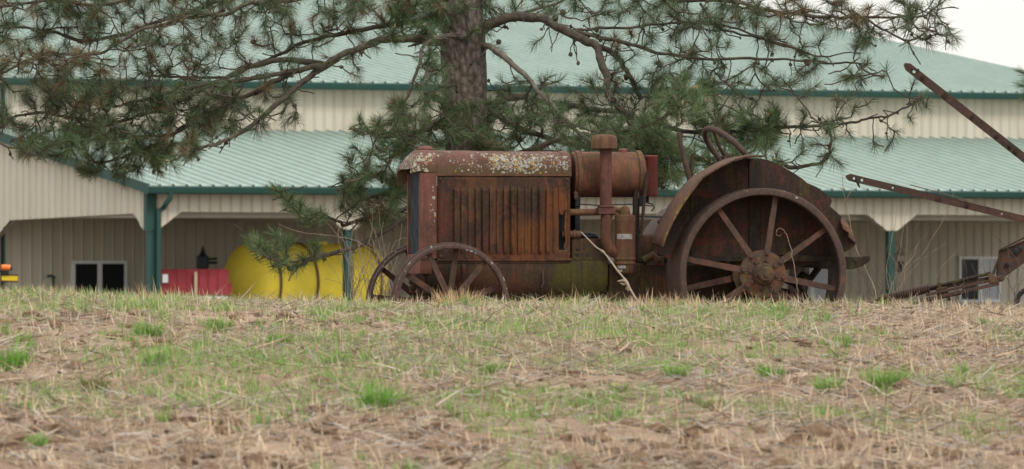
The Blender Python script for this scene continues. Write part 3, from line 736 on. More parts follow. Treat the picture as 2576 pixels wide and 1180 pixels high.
# wheels (axis = local -y, outward)
ax3 = ((0,-1,0), (1,0,0), (0,0,1))
def spoke_bar(m, ang, r0, y0, r1, y1, w0, w1, th):
    d_ = Vector((math.cos(ang), 0, math.sin(ang))); t_ = Vector((-math.sin(ang), 0, math.cos(ang)))
    p0 = d_*r0+Vector((0, -y0, 0)); p1 = d_*r1+Vector((0, -y1, 0)); n_ = (p1-p0).normalized().cross(t_)
    vs = [p+t_*s*w/2+n_*q*th/2 for p, w in ((p0, w0), (p1, w1)) for s in (-1, 1) for q in (-1, 1)]
    m.add(vs, [(0,1,3,2),(4,6,7,5),(0,4,5,1),(2,3,7,6),(0,2,6,4),(1,5,7,3)]); return d_, t_
def rear_wheel():
    R_ = .648
    m = MB(); m.lathe([(R_, -.012), (R_, -.44), (R_-.004, -.455), (R_-.03, -.455), (R_-.03, -.07), (R_-.042, -.05), (R_-.053, -.03), (R_-.055, -.012), (R_-.048, 0), (R_-.02, .004), (R_-.006, -.002)], 96, (0,0,0), *ax3, closed=True)
    w = m.build('rear_wheel', M['wheel'], tractor, 35, loc=(-.024, -.8, Zt(689)))
    m = MB()
    for k in range(64):
        a = 2*PI*k/64
        for y in (-.16, -.36): m.lathe([(.011, -.001), (.010, .007), (0, .010)], 6, (math.cos(a)*(R_-.03), -y, math.sin(a)*(R_-.03)), (-math.cos(a), 0, -math.sin(a)), (0,1,0), (-math.sin(a), 0, math.cos(a)))
    tag(m.build('rim_rivets', M['spoke'], w), kind='stuff')
    m = MB()
    m.lathe([(0, -.36), (.09, -.36), (.16, -.33), (.165, -.30), (.1, -.285), (.085, -.2), (.09, -.06), (.178, -.045), (.182, -.035), (.178, -.018), (.12, -.006), (.085, .0), (.08, .03), (.072, .045), (0, .046)], 40, (0,0,0), *ax3)
    m.lathe([(.062, .045), (.062, .085), (.05, .095), (0, .095)], 6, (0,0,0), *ax3); m.lathe([(.022, .09), (.022, .108), (0, .11)], 12, (0,0,0), *ax3)
    m.build('hub', M['hub'], w, 30)
    for k in range(8):
        a = math.radians(34+45*k); m = MB(); d_, t_ = spoke_bar(m, a, .085, -.004, R_-.045, -.075, .051, .040, .013)
        for rr in (.105, .158): m.lathe([(.015, 0), (.014, .012), (0, .016)], 8, d_*rr+Vector((0, .004+.004-.006, 0)), *ax3)
        m.build('spoke', M['spoke'], w, bevel=.002)
        a = math.radians(12+45*k); m = MB(); spoke_bar(m, a, .1, -.335, R_-.028, -.33, .051, .040, .013); m.build('spoke', M['spoke'], w, bevel=.002)
    return w
rw = rear_wheel(); r2 = copy_tree(rw); r2.location = (-.024, .8, Zt(689)); r2.rotation_euler = (0, .35, PI)
def front_wheel():
    R_ = .436
    m = MB(); m.lathe([(R_, -.008), (R_, -.055), (R_+.016, -.060), (R_+.016, -.085), (R_, -.090), (R_, -.150), (R_-.018, -.150), (R_-.018, -.02), (R_-.032, -.014), (R_-.034, -.004), (R_-.026, .002), (R_-.008, .002)], 80, (0,0,0), *ax3, closed=True)
    w = m.build('front_wheel', M['wheelf'], tractor, 35, loc=(A(1139, .55), -.55, Zt(759)))
    m = MB(); m.lathe([(0, -.17), (.075, -.17), (.085, -.12), (.07, -.09), (.075, -.02), (.092, .0), (.09, .02), (.06, .032), (.055, .06), (.03, .07), (0, .07)], 30, (0,0,0), *ax3); m.build('hub', M['hub'], w, 35)
    for k in range(11):
        a = math.radians(16.5+360/11*k); m = MB(); y0 = -.01 if k % 2 else -.10
        spoke_bar(m, a, .06, y0, R_-.016, -.05 if k % 2 else -.10, .050, .038, .012); m.build('spoke', M['spoke'], w, bevel=.002)
    return w
fw = front_wheel(); f2 = copy_tree(fw); f2.location = (A(1138, .55)-.0, .55, Zt(759)); f2.rotation_euler = (0, .2, PI)
zf = Zt(759)
m = MB(); m.box2((A(1138,.55)-.05, -.42, zf-.03), (A(1138,.55)+.05, .42, zf+.06)); m.box2((A(1138,.55)-.09, -.12, zf+.03), (A(1138,.55)+.1, .12, Zt(700))); m.tube([(A(1138,.55), -.40, zf), (A(1138,.55), .40, zf)], .035, 10)
m.build('front_axle', M['rust_dark'], tractor, bevel=.01)
m = MB(); m.box2((A(1060), -.24, Zt(690)), (A(1094), .24, Zt(653))); m.box2((A(1062), -.2, Zt(735)), (A(1082), .2, Zt(690))); m.build('radiator_base', M['rad'], tractor, bevel=.008)
m = MB(); m.tube([TP(1040, 725, .1), TP(1055, 700, .3), TP(1075, 740, .32)], [.03, .045, .03], 10); m.box(TP(1047, 706, .3), (.09, .05, .05)); m.build('steering_arm', M['rust'], tractor, bevel=.006)
# drawbar platform at the rear
m = MB(); bq = .2
pl = [(1985, 645), (2110, 645), (2160, 647), (2172, 644), (2184, 644), (2185, 656), (2165, 670), (2140, 677), (2100, 678), (1985, 670)]
m.prism([(A(p[0], bq), Zt(p[1])) for p in pl], on(0), bq, bq+.05)
m.prism([(A(p[0], -bq), Zt(p[1])) for p in pl], on(0), -bq-.05, -bq)
m.box2((A(1985, 0), -bq, Zt(652)), (A(2150, 0), bq, Zt(646)))
dr = m.build('drawbar_platform', M['rust_dark'], tractor, bevel=.004)
m = MB(); m.tube([TP(2152, 653, .26), TP(2152, 653, .24)], .016, 8); m.tube([TP(2068, 653, .26), TP(2068, 653, .24)], .016, 8); split(m, 'drawbar_bolt', M['spoke'], dr)
m = MB(); m.tube([TP(2060, 672, .1), TP(2040, 700, .1), TP(2020, 690, .1), TP(1995, 720, .1)], .028, 8); m.tube([TP(1955, 700, .12), TP(2010, 720, .14), TP(2040, 762, .14)], .016, 8); split(m, 'drawbar_link', M['rust_dark'], tractor)

# ------------------------------------------------------------------ old implement at the right
YI = 62.0
imp = empty('farm_implement', pix(2700, 800, YI)*1.0); imp.location.z = gz(imp.location.x, YI)
tag(imp, 'rusty abandoned farm implement with two raised bars and a coil spring, at the right edge', 'farm implement')
def IP(px, py, dy=0): return pix(px, py, YI+dy)-imp.location
def holed_bar(p0, p1, width, th, holes, name, mat, parent, tipcut=.6):
    """flat bar from p0 to p1 (in the picture plane) with real bolt holes; holes = (distance, radius)"""
    d_ = (p1-p0); L = d_.length; d_.normalize(); n_ = Vector((0,1,0)); t_ = n_.cross(d_).normalized()
    h = width/2; vs = []; fs = []
    P = lambda s, t, y: p0+d_*s+t_*t+n_*(y*th/2)
    m = MB(); xs = [.0]
    m.add([P(-width*.55, -h*.3, -1), P(-width*.55, h*.3, -1), P(0, h, -1), P(0, -h, -1), P(-width*.55, -h*.3, 1), P(-width*.55, h*.3, 1), P(0, h, 1), P(0, -h, 1)],
          [(0,1,2,3),(7,6,5,4),(0,4,5,1),(1,5,6,2),(3,7,4,0)])
    s = 0
    def rect(a, b): 
        if b-a > 1e-4: m.add([P(a,-h,-1),P(b,-h,-1),P(b,h,-1),P(a,h,-1),P(a,-h,1),P(b,-h,1),P(b,h,1),P(a,h,1)], [(3,2,1,0),(4,5,6,7),(0,1,5,4),(2,3,7,6)])
    for q, r_ in sorted(holes):
        rect(s, q-h); sq = [(-h,-h),(0,-h),(h,-h),(h,0),(h,h),(0,h),(-h,h),(-h,0)]
        oc = [(r_*math.cos(math.radians(225+45*i)), r_*math.sin(math.radians(225+45*i))) for i in range(8)]
        v = [P(q+a, b, y) for y in (-1, 1) for a, b in sq]+[P(q+a, b, y) for y in (-1, 1) for a, b in oc]; f = []
        for i in range(8):
            j = (i+1) % 8
            f += [(i, 16+i, 16+j, j), (8+i, 8+j, 24+j, 24+i), (16+i, 24+i, 24+j, 16+j)]
        f += [(0,1,9,8),(1,2,10,9),(4,5,13,12),(5,6,14,13)]
        m.add(v, f); s = q+h
    rect(s, L); m.add([P(L,-h,-1),P(L,h,-1),P(L,h,1),P(L,-h,1)], [(0,1,2,3)])
    return m.build(name, mat, parent, 30)
k = YI/F
a_ = holed_bar(IP(2284, 168), IP(2760, 541), 21*k, .012, [(20*k, 4.5*k)], 'lift_bar', M['arm'], imp)
for s, r_ in ((46, 6), (118, 7), (205, 5), (283, 5), (325, 6), (345, 7)):
    p = IP(2284, 168)+(IP(2760, 541)-IP(2284, 168)).normalized()*(s*k); m = MB(); m.lathe([(r_*k, 0), (r_*k, .012), (0, .016)], 6, p+Vector((0,-.006,0)), *ax3); m.build('bolt', M['rust_dark'], a_)
m = MB(); m.tube([IP(2518, 352, -.02), IP(2545, 372, -.03), IP(2580, 413, -.03), IP(2640, 460, 0)], .004, 6); m.build('wire', M['black'], a_)
m = MB(); m.tube([IP(2294, 172, -.012), IP(2305, 178, -.02), IP(2312, 174, -.02)], .007, 6); m.build('clevis', M['black'], a_)
a_ = holed_bar(IP(2137, 446), IP(2760, 596), 18*k, .012, [(12*k, 3.6*k), (32*k, 3.6*k), (112*k, 2.6*k), (394*k, 2.8*k)], 'lift_bar', M['arm'], imp)
for s, r_ in ((230, 6), (304, 6)):
    p = IP(2137, 446)+(IP(2760, 596)-IP(2137, 446)).normalized()*(s*k); m = MB(); m.lathe([(r_*k, 0), (r_*k, .012), (0, .016)], 6, p+Vector((0,-.006,0)), *ax3); m.build('bolt', M['rust_dark'], a_)
m = MB(); m.tube([IP(2153, 444, -.015), IP(2156, 456, -.025), IP(2160, 466, -.025), IP(2163, 472, -.025)], [.009, .012, .009, .004], 8); m.build('hook', M['black'], a_)
m = MB(); m.tube([IP(2290, 465, -.015), IP(2340, 478, -.02), IP(2420, 500, -.02), IP(2480, 515, -.01)], .004, 6); m.build('wire', M['weeddark'], a_)
# coil spring on its rod, linkage bars, bracket plate
s0, s1 = IP(2208, 757), IP(2338, 725); d_ = (s1-s0); L = d_.length; d_.normalize(); u_ = Vector((0,1,0)); t_ = u_.cross(d_)
m = MB(); N = 420; turns = 22
m.tube([s0+d_*L*i/N+(u_*math.cos(2*PI*turns*i/N)+t_*math.sin(2*PI*turns*i/N))*.030 for i in range(N+1)], .0075, 6); m.build('coil_spring', M['arm'], imp)
m = MB(); m.tube([s0-d_*.1, s1+d_*.5], .014, 8); m.build('spring_rod', M['rust_dark'], imp)
def flatbar(p0, p1, w, th, name, mat, dy=0):
    p0 = p0+Vector((0,dy,0)); p1 = p1+Vector((0,dy,0)); d_ = (p1-p0).normalized(); t_ = Vector((0,1,0)).cross(d_)
    m = MB(); m.add([p+t_*s*w/2+Vector((0,q*th/2,0)) for p in (p0, p1) for s in (-1,1) for q in (-1,1)], [(0,1,3,2),(4,6,7,5),(0,4,5,1),(2,3,7,6),(0,2,6,4),(1,5,7,3)]); return m.build(name, mat, imp, bevel=.003)
flatbar(IP(2320, 729), IP(2500, 700), .036, .02, 'linkage_bar', M['arm'], .02)
flatbar(IP(2330, 742), IP(2505, 703), .020, .05, 'linkage_bar', M['arm'], -.03)
flatbar(IP(2315, 757), IP(2512, 713), .028, .03, 'linkage_bar', M['arm'], -.05)
flatbar(IP(2300, 763), IP(2420, 738), .02, .03, 'linkage_bar', M['rust_dark'], .04)
m = MB(); m.box(IP(2370, 732), (.09, .09, .06), Matrix.Rotation(-.22, 3, 'Y')); m.box(IP(2363, 718), (.03, .05, .05)); m.box(IP(2388, 752, -.05), (.03, .03, .03)); m.build('linkage_clamp', M['tub'], imp, bevel=.008)
m = MB(); m.box(IP(2505, 703, -.02), (.11, .10, .05), Matrix.Rotation(-.2, 3, 'Y')); m.tube([IP(2492, 694, -.06), IP(2492, 694, .06)], .022, 10); m.tube([IP(2520, 700, -.08), IP(2520, 700, .06)], .024, 10); m.build('pivot', M['hub'], imp, bevel=.008)
pl = [(2513, 632), (2576, 606), (2660, 560), (2680, 600), (2600, 645), (2515, 705), (2507, 690)]
m = MB(); m.prism([IP(*p) for p in pl], lambda p, t: p+Vector((0, t, 0)), -.03, -.014); m.prism([IP(*p) for p in pl], lambda p, t: p+Vector((0, t, 0)), .05, .066)
br = m.build('bracket_plate', M['arm'], imp, 20, bevel=.002)
m = MB(); m.add([IP(2494, 690, -.06), IP(2516, 634, -.06), IP(2522, 630, -.06), IP(2502, 690, -.06), IP(2494, 690, .06), IP(2516, 634, .06), IP(2522, 630, .06), IP(2502, 690, .06)], [(0,1,2,3),(7,6,5,4),(0,4,5,1),(1,5,6,2),(2,6,7,3),(3,7,4,0)])
m.add([IP(2512, 632, -.07), IP(2516, 626, -.07), IP(2662, 553, -.07), IP(2662, 560, -.07), IP(2512, 632, .09), IP(2516, 626, .09), IP(2662, 553, .09), IP(2662, 560, .09)], [(0,1,2,3),(7,6,5,4),(0,4,5,1),(1,5,6,2),(2,6,7,3),(3,7,4,0)])
m.build('bracket_edge', M['tub'], br, bevel=.003)
m = MB()
for px, py, r_ in ((2556, 632, .028), (2566, 625, .022), (2535, 665, .02), (2512, 697, .018)): m.lathe([(r_, 0), (r_, .02), (0, .03)], 8, IP(px, py, -.03), *ax3)
split(m, 'bracket_bolt', M['black'], br)
m = MB(); m.box2(IP(2655, 520, -.05), IP(2700, 800, .05)); m.box2(IP(2735, 520, -.06), IP(2785, 830, .06)); m.box2(IP(2640, 560, -.04), IP(2780, 600, .04)); split(m, 'frame_post', M['arm'], imp, bevel=.01)
m = MB(); m.tube([IP(2570, 735, -.2), IP(2562, 745, -.2), IP(2555, 770, -.2)], .02, 8); m.tube([IP(2570, 735, -.2), IP(2610, 715, -.2), IP(2660, 700, -.05)], .02, 8); m.build('stand_leg', M['black'], imp)

# ------------------------------------------------------------------ shed
TH = math.radians(35); cT, sT = math.cos(TH), math.sin(TH)
YB = 188.0; OX = (370-CX)/F*YB; GB = -1.35; W = 7.2
shed = empty('farm_building', (OX, YB, GB), TH)
tag(shed, 'cream metal farm building with pale green ribbed roofs and open lean-to on green posts', 'building')
def u_at(px, v=0): q = (px-CX)/F; return (q*(YB-v*cT)-OX-v*sT)/(cT-q*sT)
def v_at(px, u=0): q = (px-CX)/F; return (q*(YB+u*sT)-OX-u*cT)/(sT+q*cT)
def zl(py, u, v): Yw = YB+u*sT-v*cT; return ZC+(HY-py)/F*Yw-GB      # local height
def L3(u, v, z): return Vector((u, -v, z))
RIBP = .30
def rib_samples(t0, t1, P=RIBP):
    out = []; t = t0
    while t < t1-1e-6:
        for dt, o in ((0, 0), (P-.075, 0), (P-.058, .028), (P-.022, .028), (P-.002, 0)):
            if t+dt < t1: out.append((t+dt, o))
        t += P
    out.append((t1, 0)); return out
def ribbed(mb, t0, t1, pos, zb, zt, extra=()):
    """pos(t, off, z) -> 3D; zb, zt functions of t"""
    sm = rib_samples(t0, t1); ts = sorted(set([s[0] for s in sm]+[e for e in extra if t0 < e < t1]))
    xs = [s[0] for s in sm]; os_ = [s[1] for s in sm]
    vs = []; fs = []
    for t in ts:
        o = float(np.interp(t, xs, os_)); a, b = zb(t), zt(t)
        vs += [pos(t, o, min(a, b)), pos(t, o, b)]
    for i in range(len(ts)-1): fs.append((2*i, 2*i+2, 2*i+3, 2*i+1))
    mb.add(vs, fs)
UEND = u_at(2790, -W)
# main wall (behind the lean-to and above it)
zu_eave = zl(224, u_at(1112, -W), -W)
m = MB(); ribbed(m, 0, UEND, lambda t, o, z: L3(t, -W+o, z), lambda t: 0, lambda t: zu_eave)
m.build('wall', M['siding'], shed, 20)
# lower (lean-to) roof
zr_top = zl(329, u_at(700, -W), -W)
EV = .40
zr_eave = zl(468, u_at(500, EV), EV)
U1 = u_at(3050, 0)
def roof(mb, u0, u1, v0, z0, v1, z1):
    sm = rib_samples(u0, u1, .38); vs = []; fs = []
    for t, o in sm: vs += [L3(t, v0, z0+o*1.6), L3(t, v1, z1+o*1.6)]
    for i in range(len(sm)-1): fs.append((2*i, 2*i+2, 2*i+3, 2*i+1))
    mb.add(vs, fs)
m = MB(); roof(m, -.26, U1, EV+.05, zr_eave, -W, zr_top); rl = m.build('lean_to_roof', M['roof'], shed, 20)
pit = (zr_top-zr_eave)/(W+EV)
# upper roof
zu = zl(211, u_at(1112, -W+EV), -W+EV)
UE = UEND+.3
vr = v_at(1804, UE); zr = zl(9, UE, vr); pu = (zr-zu)/(-W+EV-vr)
D = 21; vrid = -W-D; zrid = zu+pu*(D+EV)
m = MB(); roof(m, -.3, UE, -W+EV+.05, zu, vrid, zrid); roof(m, -.3, UE, vrid, zrid, vrid-D-EV, zu); m.build('upper_roof', M['roof'], shed, 20)
m = MB(); m.tube([L3(UE+.02, -W+EV, zu-.03), L3(UE+.02, vrid, zrid-.03), L3(UE+.02, vrid-D, zu-.03)], .07, 4); m.build('rake_trim', M['siding'], shed)
m = MB(); m.add([L3(UEND, -W, 0), L3(UEND, -W-2*D, 0), L3(UEND, -W-2*D, zu_eave), L3(UEND, vrid, zrid-.15), L3(UEND, -W, zu_eave)], [(0,1,2,3,4)])
m.add([L3(0, -W, 0), L3(0, -W-2*D, 0), L3(0, -W-2*D, zu_eave), L3(0, vrid, zrid-.15), L3(0, -W, zu_eave)], [(0,1,2,3,4)])
m.add([L3(0, -W-2*D, 0), L3(UEND, -W-2*D, 0), L3(UEND, -W-2*D, zu_eave), L3(0, -W-2*D, zu_eave)], [(0,1,2,3)])
m.build('gable_wall', M['siding'], shed)
# gutters
def gutter(u0, u1, v, z, h, name):
    prof = [(-.02, 0), (.10, 0), (.125, -.02), (.118, -.06), (.10, -h+.03), (.07, -h), (-.02, -h)]
    m = MB(); vs = []
    for u in (u0, u1): vs += [L3(u, v+a, z+b) for a, b in prof]
    k = len(prof); m.add(vs, [tuple(range(k)), tuple(range(2*k-1, k-1, -1))]+[(i, (i+1) % k, (i+1) % k+k, i+k) for i in range(k)])
    return m.build(name, M['green'], shed, 30)
gutter(-.28, U1, EV, zr_eave-.01, .185, 'gutter'); gutter(-.3, UE, -W+EV, zu-.01, .175, 'gutter')
m = MB(); m.box2(L3(u_at(-4, -W), -W+.12, 0), L3(u_at(1, -W), -W+.22, zu-.1)); m.build('downspout', M['green'], shed)
# boxed eaves (closed soffit) between gutter and wall for the upper roof
m = MB(); m.box2(L3(-.3, -W+EV-.02, zu-.17), L3(UE, -W+.03, zu-.13)); m.build('eave_soffit', M['soffit'], shed)
# front header of the lean-to with chamfered brackets at each post
PX = [386, 879, 1352, 1808, 2244, 2680]
PU = [u_at(p, 0) for p in PX]
zh_top = zr_eave-.10
zh = zl(533.5, u_at(600, 0), 0); zbr = zl(577, u_at(879), 0)
hw, bw = .17, .62
def zb_front(t):
    dmin = min(abs(t-p) for p in PU)
    if dmin <= hw: return zbr
    if dmin >= hw+bw: return zh
    return zbr+(zh-zbr)*(dmin-hw)/bw
ex = [p+s*q for p in PU for s in (-1, 1) for q in (hw-.001, hw, hw+bw)]
m = MB(); ribbed(m, .02, U1, lambda t, o, z: L3(t, o, z), zb_front, lambda t: zh_top, ex); m.build('header_wall', M['siding'], shed, 20)
m = MB(); ribbed(m, .02, U1, lambda t, o, z: L3(t, -.16-o*.1, z), zb_front, lambda t: zh_top, ex); m.build('header_back', M['siding'], shed, 20)
# end wall under the sloping rake
def rake_z(v): return zr_eave+pit*(EV-v)-.03
ta = -v_at(337, 0); tb = -v_at(368, 0)*0; tl = -v_at(25, 0); tl2 = -v_at(-12, 0)
za, zbk, zc_, zd = zl(537, 0, -ta), zl(577, 0, 0), zl(554, 0, -tl), zl(600, 0, -tl2)
tq = .18
def zb_end(t):
    return float(np.interp(t, [0, tq, ta, tl, tl2, tl2+.01, W], [zbk, zbk, za, zc_, zd, 0, 0]))
m = MB(); ribbed(m, 0, W, lambda t, o, z: L3(-o, -t, z), zb_end, lambda t: rake_z(-t), [tq, ta, tl, tl2, tl2+.01])
m.build('end_wall', M['siding_end'], shed, 20)
m = MB(); ribbed(m, 0, W, lambda t, o, z: L3(.14, -t, z), zb_end, lambda t: rake_z(-t), [tq, ta, tl, tl2, tl2+.01]); m.build('end_wall_back', M['siding_end'], shed, 20)
# rake fascia
fz = .17; m = MB()
m.add([L3(-.27, EV+.02, zr_eave-.02-fz), L3(-.27, EV+.02, zr_eave+.05), L3(-.27, -W, zr_top+.05), L3(-.27, -W, zr_top-fz-.02), L3(-.19, EV+.02, zr_eave-.02-fz), L3(-.19, EV+.02, zr_eave+.05), L3(-.19, -W, zr_top+.05), L3(-.19, -W, zr_top-fz-.02)], [(0,1,2,3),(7,6,5,4),(0,4,5,1),(1,5,6,2),(2,6,7,3),(3,7,4,0)])
m.build('rake_fascia', M['green'], shed)
m = MB(); m.add([L3(-.19, EV, zr_eave-.14), L3(-.03, EV, zr_eave-.14), L3(-.03, -W, zr_top-.14), L3(-.19, -W, zr_top-.14)], [(0,1,2,3)]); m.build('rake_soffit', M['soffit'], shed)
# flat soffit/ceiling inside the lean-to, its front edge shows as a pale band
zcl = zl(551, u_at(250, -W), -W)
m = MB(); m.box2(L3(.16, -.45, zcl), L3(U1, -W+.035, zcl+.22)); m.build('ceiling', M['soffit'], shed)
# posts
for i, u in enumerate(PU):
    m = MB(); m.box2(L3(u-.10, -.01 if i else .02, 0), L3(u+.10, -.155 if i else -.2, zbr+.45)); m.build('post', M['green'], shed, bevel=.008)
m = MB(); m.box2(L3(-.035, .045, zbr-.05), L3(.24, .032, zr_eave-.17)); m.box2(L3(-.04, .045, zbr-.05), L3(-.032, -.1, zr_eave-.17)); m.build('corner_trim', M['green'], shed)
ud = u_at(398, .1)
m = MB(); ue = u_at(426, EV)
m.tube([L3(ue, EV+.05, zr_eave-.15), L3(ue, EV+.05, zr_eave-.30), L3(ue-.08, EV-.02, zr_eave-.42), L3(ud+.12, .16, zr_eave-.52), L3(ud, .12, zr_eave-.62), L3(ud, .12, zr_eave-1.0), L3(ud, .12, 0)], .062, 8); m.build('downspout', M['green'], shed, 50)
m = MB(); m.box2(L3(PU[1]+.16, -.3, zbr+.2), L3(PU[1]+.22, -W+.1, zbr+.4)); m.build('tie_beam', M['soffit'], shed)
# windows in the main wall
for px0, px1, py0, py1, cur in ((181, 318, 656, 768, (0, 0)), (2411, 2516, 645, 761, (0, 1)), (1985, 2096, 646, 761, (1, 1)), (1480, 1592, 648, 762, (0, 0))):
    v = -W+.03; ua, ub = u_at(px0, v), u_at(px1, v); z1 = zl(py0, (ua+ub)/2, v); z0 = zl(py1, (ua+ub)/2, v); f = .075
    m = MB(); mid = (ua+ub)/2
    for x0_, x1_, q0, q1 in ((ua, ub, z1-f, z1), (ua, ub, z0, z0+f), (ua, ua+f, z0+f, z1-f), (ub-f, ub, z0+f, z1-f), (mid-.06, mid+.06, z0+f, z1-f)):
        m.box2(L3(x0_, v-.02, q0), L3(x1_, v+.045, q1))
    w = m.build('window', M['white'], shed)
    for x0_, x1_, c_ in ((ua+f, mid-.06, cur[0]), (mid+.06, ub-f, cur[1])):
        m = MB(); m.box2(L3(x0_, v-.01, z0+f), L3(x1_, v+.012, z1-f)); m.build('pane', M['curtain'] if c_ else M['glass'], w, 0)
m = MB(); v = -W+.04; ut = u_at(131, v); z = zl(702, ut, v); m.tube([L3(ut-.2, v+.12, z+.06), L3(ut-.1, v+.13, z+.09), L3(ut, v+.1, z+.05), L3(ut, v+.05, z)], .03, 8); m.tube([L3(ut, v+.06, 0), L3(ut, v+.06, z)], .028, 8); m.build('water_tap', M['green'], shed)

def SW(px, py, v, u=None):     # world point at a given depth v under the lean-to
    u = u_at(px, v); Yw = YB+u*sT-v*cT; return Vector(((px-CX)/F*Yw, Yw, ZC+(HY-py)/F*Yw))
# yellow tank
R3 = .98; v = -2.6; ua, ub = u_at(613, v), u_at(925, v); czt = zl(612, ua, v)-R3
tk = empty('yellow_tank', tuple(shed.matrix_basis @ L3((ua+ub)/2, v, 0)), TH)
tk.location = (OX+(ua+ub)/2*cT+v*sT, YB+(ua+ub)/2*sT-v*cT, GB)
tag(tk, 'big yellow plastic tank lying on its side under the lean-to, strapped with rusty hoops', 'tank')
HL = (ub-ua)/2; bod = [(0, -HL-.30), (.3, -HL-.28), (.6, -HL-.20), (.82, -HL-.08), (.94, -HL+.03), (.98, -HL+.12)]
x = -HL+.12; prof = bod[:]
while x < HL-.2:
    x += .12; prof.append((.98-.018*(int(x/.12) % 3 == 0), x))
prof += [(.98, HL-.12), (.94, HL-.03), (.82, HL+.08), (.6, HL+.2), (.3, HL+.28), (0, HL+.3)]
m = MB(); m.lathe(prof, 56, (0, 0, czt), (1,0,0), (0,1,0), (0,0,1)); m.build('tank_body', M['yellow'], tk, 60)
for px in (652, 745, 905):
    x = u_at(px, v)-(ua+ub)/2
    m = MB(); m.lathe([(R3+.002, x-.035), (R3+.02, x-.035), (R3+.02, x+.035), (R3+.002, x+.035)], 56, (0, 0, czt), (1,0,0), (0,1,0), (0,0,1), True); m.build('hoop', M['strap'], tk, 30)
for x in (-HL*.7, 0, HL*.7):
    m = MB(); m.box2((x-.1, -.8, 0), (x+.1, .8, czt-R3*.82)); m.build('cradle', M['black'], tk)
m = MB(); m.vlathe([(0, .07), (.2, .07), (.22, .02), (.22, 0)][::-1], (.4, 0, czt+R3-.03)); m.build('lid', M['yellow'], tk)
pc = SW(510, 650, -2.9); pc2 = SW(545, 656, -2.9)
pm = empty('pump', (pc.x, pc.y, GB)); tag(pm, 'dark pump on a stand beside the end of the yellow tank', 'pump')
zz = lambda py: ZC+(HY-py)/F*pc.y-GB
m = MB(); m.vlathe([(0, 0), (.12, 0), (.12, zz(676)), (.15, zz(674)), (.15, zz(646)), (.10, zz(642)), (.06, zz(636)), (.035, zz(628)), (.02, zz(620)), (0, zz(619))], (0,0,0), 20); m.build('pump_body', M['navy'], pm)
dv = pc2-pc; dv.z = 0
m = MB(); m.tube([Vector((0,0,zz(653))), dv+Vector((0,0,zz(651)))], .03, 8); m.tube([Vector((0,0,zz(661))), dv+Vector((0,0,zz(661)))], .035, 8); m.build('pipe', M['navy'], pm)
# red plastic bin on white base
v = -1.6
b0, b1 = SW(417, 680, v), SW(557, 680, v); yb = (b0.y+b1.y)/2
rb = empty('red_bin', (0, 0, 0)); cb = (b0+b1)/2; rb.location = (cb.x, cb.y, ZC+(HY-742)/F*yb); rb.rotation_euler = (0, 0, .12)
tag(rb, 'weathered red plastic bin with a white label and tan strap, beside the yellow tank', 'bin')
wd = (b1-b0).length/2; zt_ = (742-677)/F*yb; m = MB()
n = 28; vs = []; fs = []
def rbp(x, z):   # front face offset, pressed ribs
    return -.42+.06*(z/zt_)-.035*(1 if (abs((x/wd*3.2) % 1-.5) < .22) else 0)
for i in range(n+1):
    x = -wd+2*wd*i/n
    for j in range(7): z = zt_*j/6; vs.append((x*(1.0+.03*z/zt_), rbp(x, z)-.03*(j >= 6), z))
for i in range(n):
    for j in range(6): fs.append((i*7+j, (i+1)*7+j, (i+1)*7+j+1, i*7+j+1))
m.add(vs, fs); m.box2((-wd, -.36, .0), (wd, .4, zt_-.04)); m.box2((wd-.02, -.30, .0), (wd+.11, .3, zt_*.48)); m.build('bin_body', M['redplastic'], rb, 30)
m = MB(); m.box2((-wd+.01, -.49, zt_*.48), (-wd+.14, -.462, zt_*.8)); m.build('paper_label', M['white'], rb)
m = MB(); m.box2((-.02, -.50, -.02), (.05, -.462, zt_*.9)); m.build('strap', M['tan'], rb)
wt = empty('white_tote', (cb.x, cb.y, GB), .12); tag(wt, 'white plastic tote under the red bin', 'tote')
m = MB(); m.box2((-wd-.02, -.45, 0), (wd+.02, .45, rb.location.z-GB-.02)); m.build('tote_body', M['whiteplastic'], wt, bevel=.08)
# hanging lantern on the right-hand post
hp = SW(2264, 650, .05); s_ = hp.y/F
hl = empty('hanging_lantern', hp); tag(hl, 'dark weathered lantern hanging on the right side of the far right green post', 'lantern')
m = MB(); m.vlathe([(0, -36*s_), (5*s_, -34*s_), (6*s_, -24*s_), (7*s_, -14*s_), (9.5*s_, -10*s_), (10*s_, 8*s_), (9*s_, 12*s_), (5*s_, 20*s_), (1.5*s_, 30*s_), (0, 31*s_)], (0,0,0), 14); m.build('lantern_body', M['rust_dark'], hl)
m = MB(); m.vlathe([(10.4*s_, -8*s_), (10.6*s_, 0), (10.4*s_, 6*s_), (9*s_, 6.2*s_), (9*s_, -8.2*s_)], (0,0,0), 14); m.build('lantern_glass', M['weeddark'], hl)
m = MB(); m.tube([(0, 0, 30*s_), (-4*s_, 0, 40*s_), (-14*s_, 0, 40*s_)], .012, 6); m.build('hook', M['black'], hl)
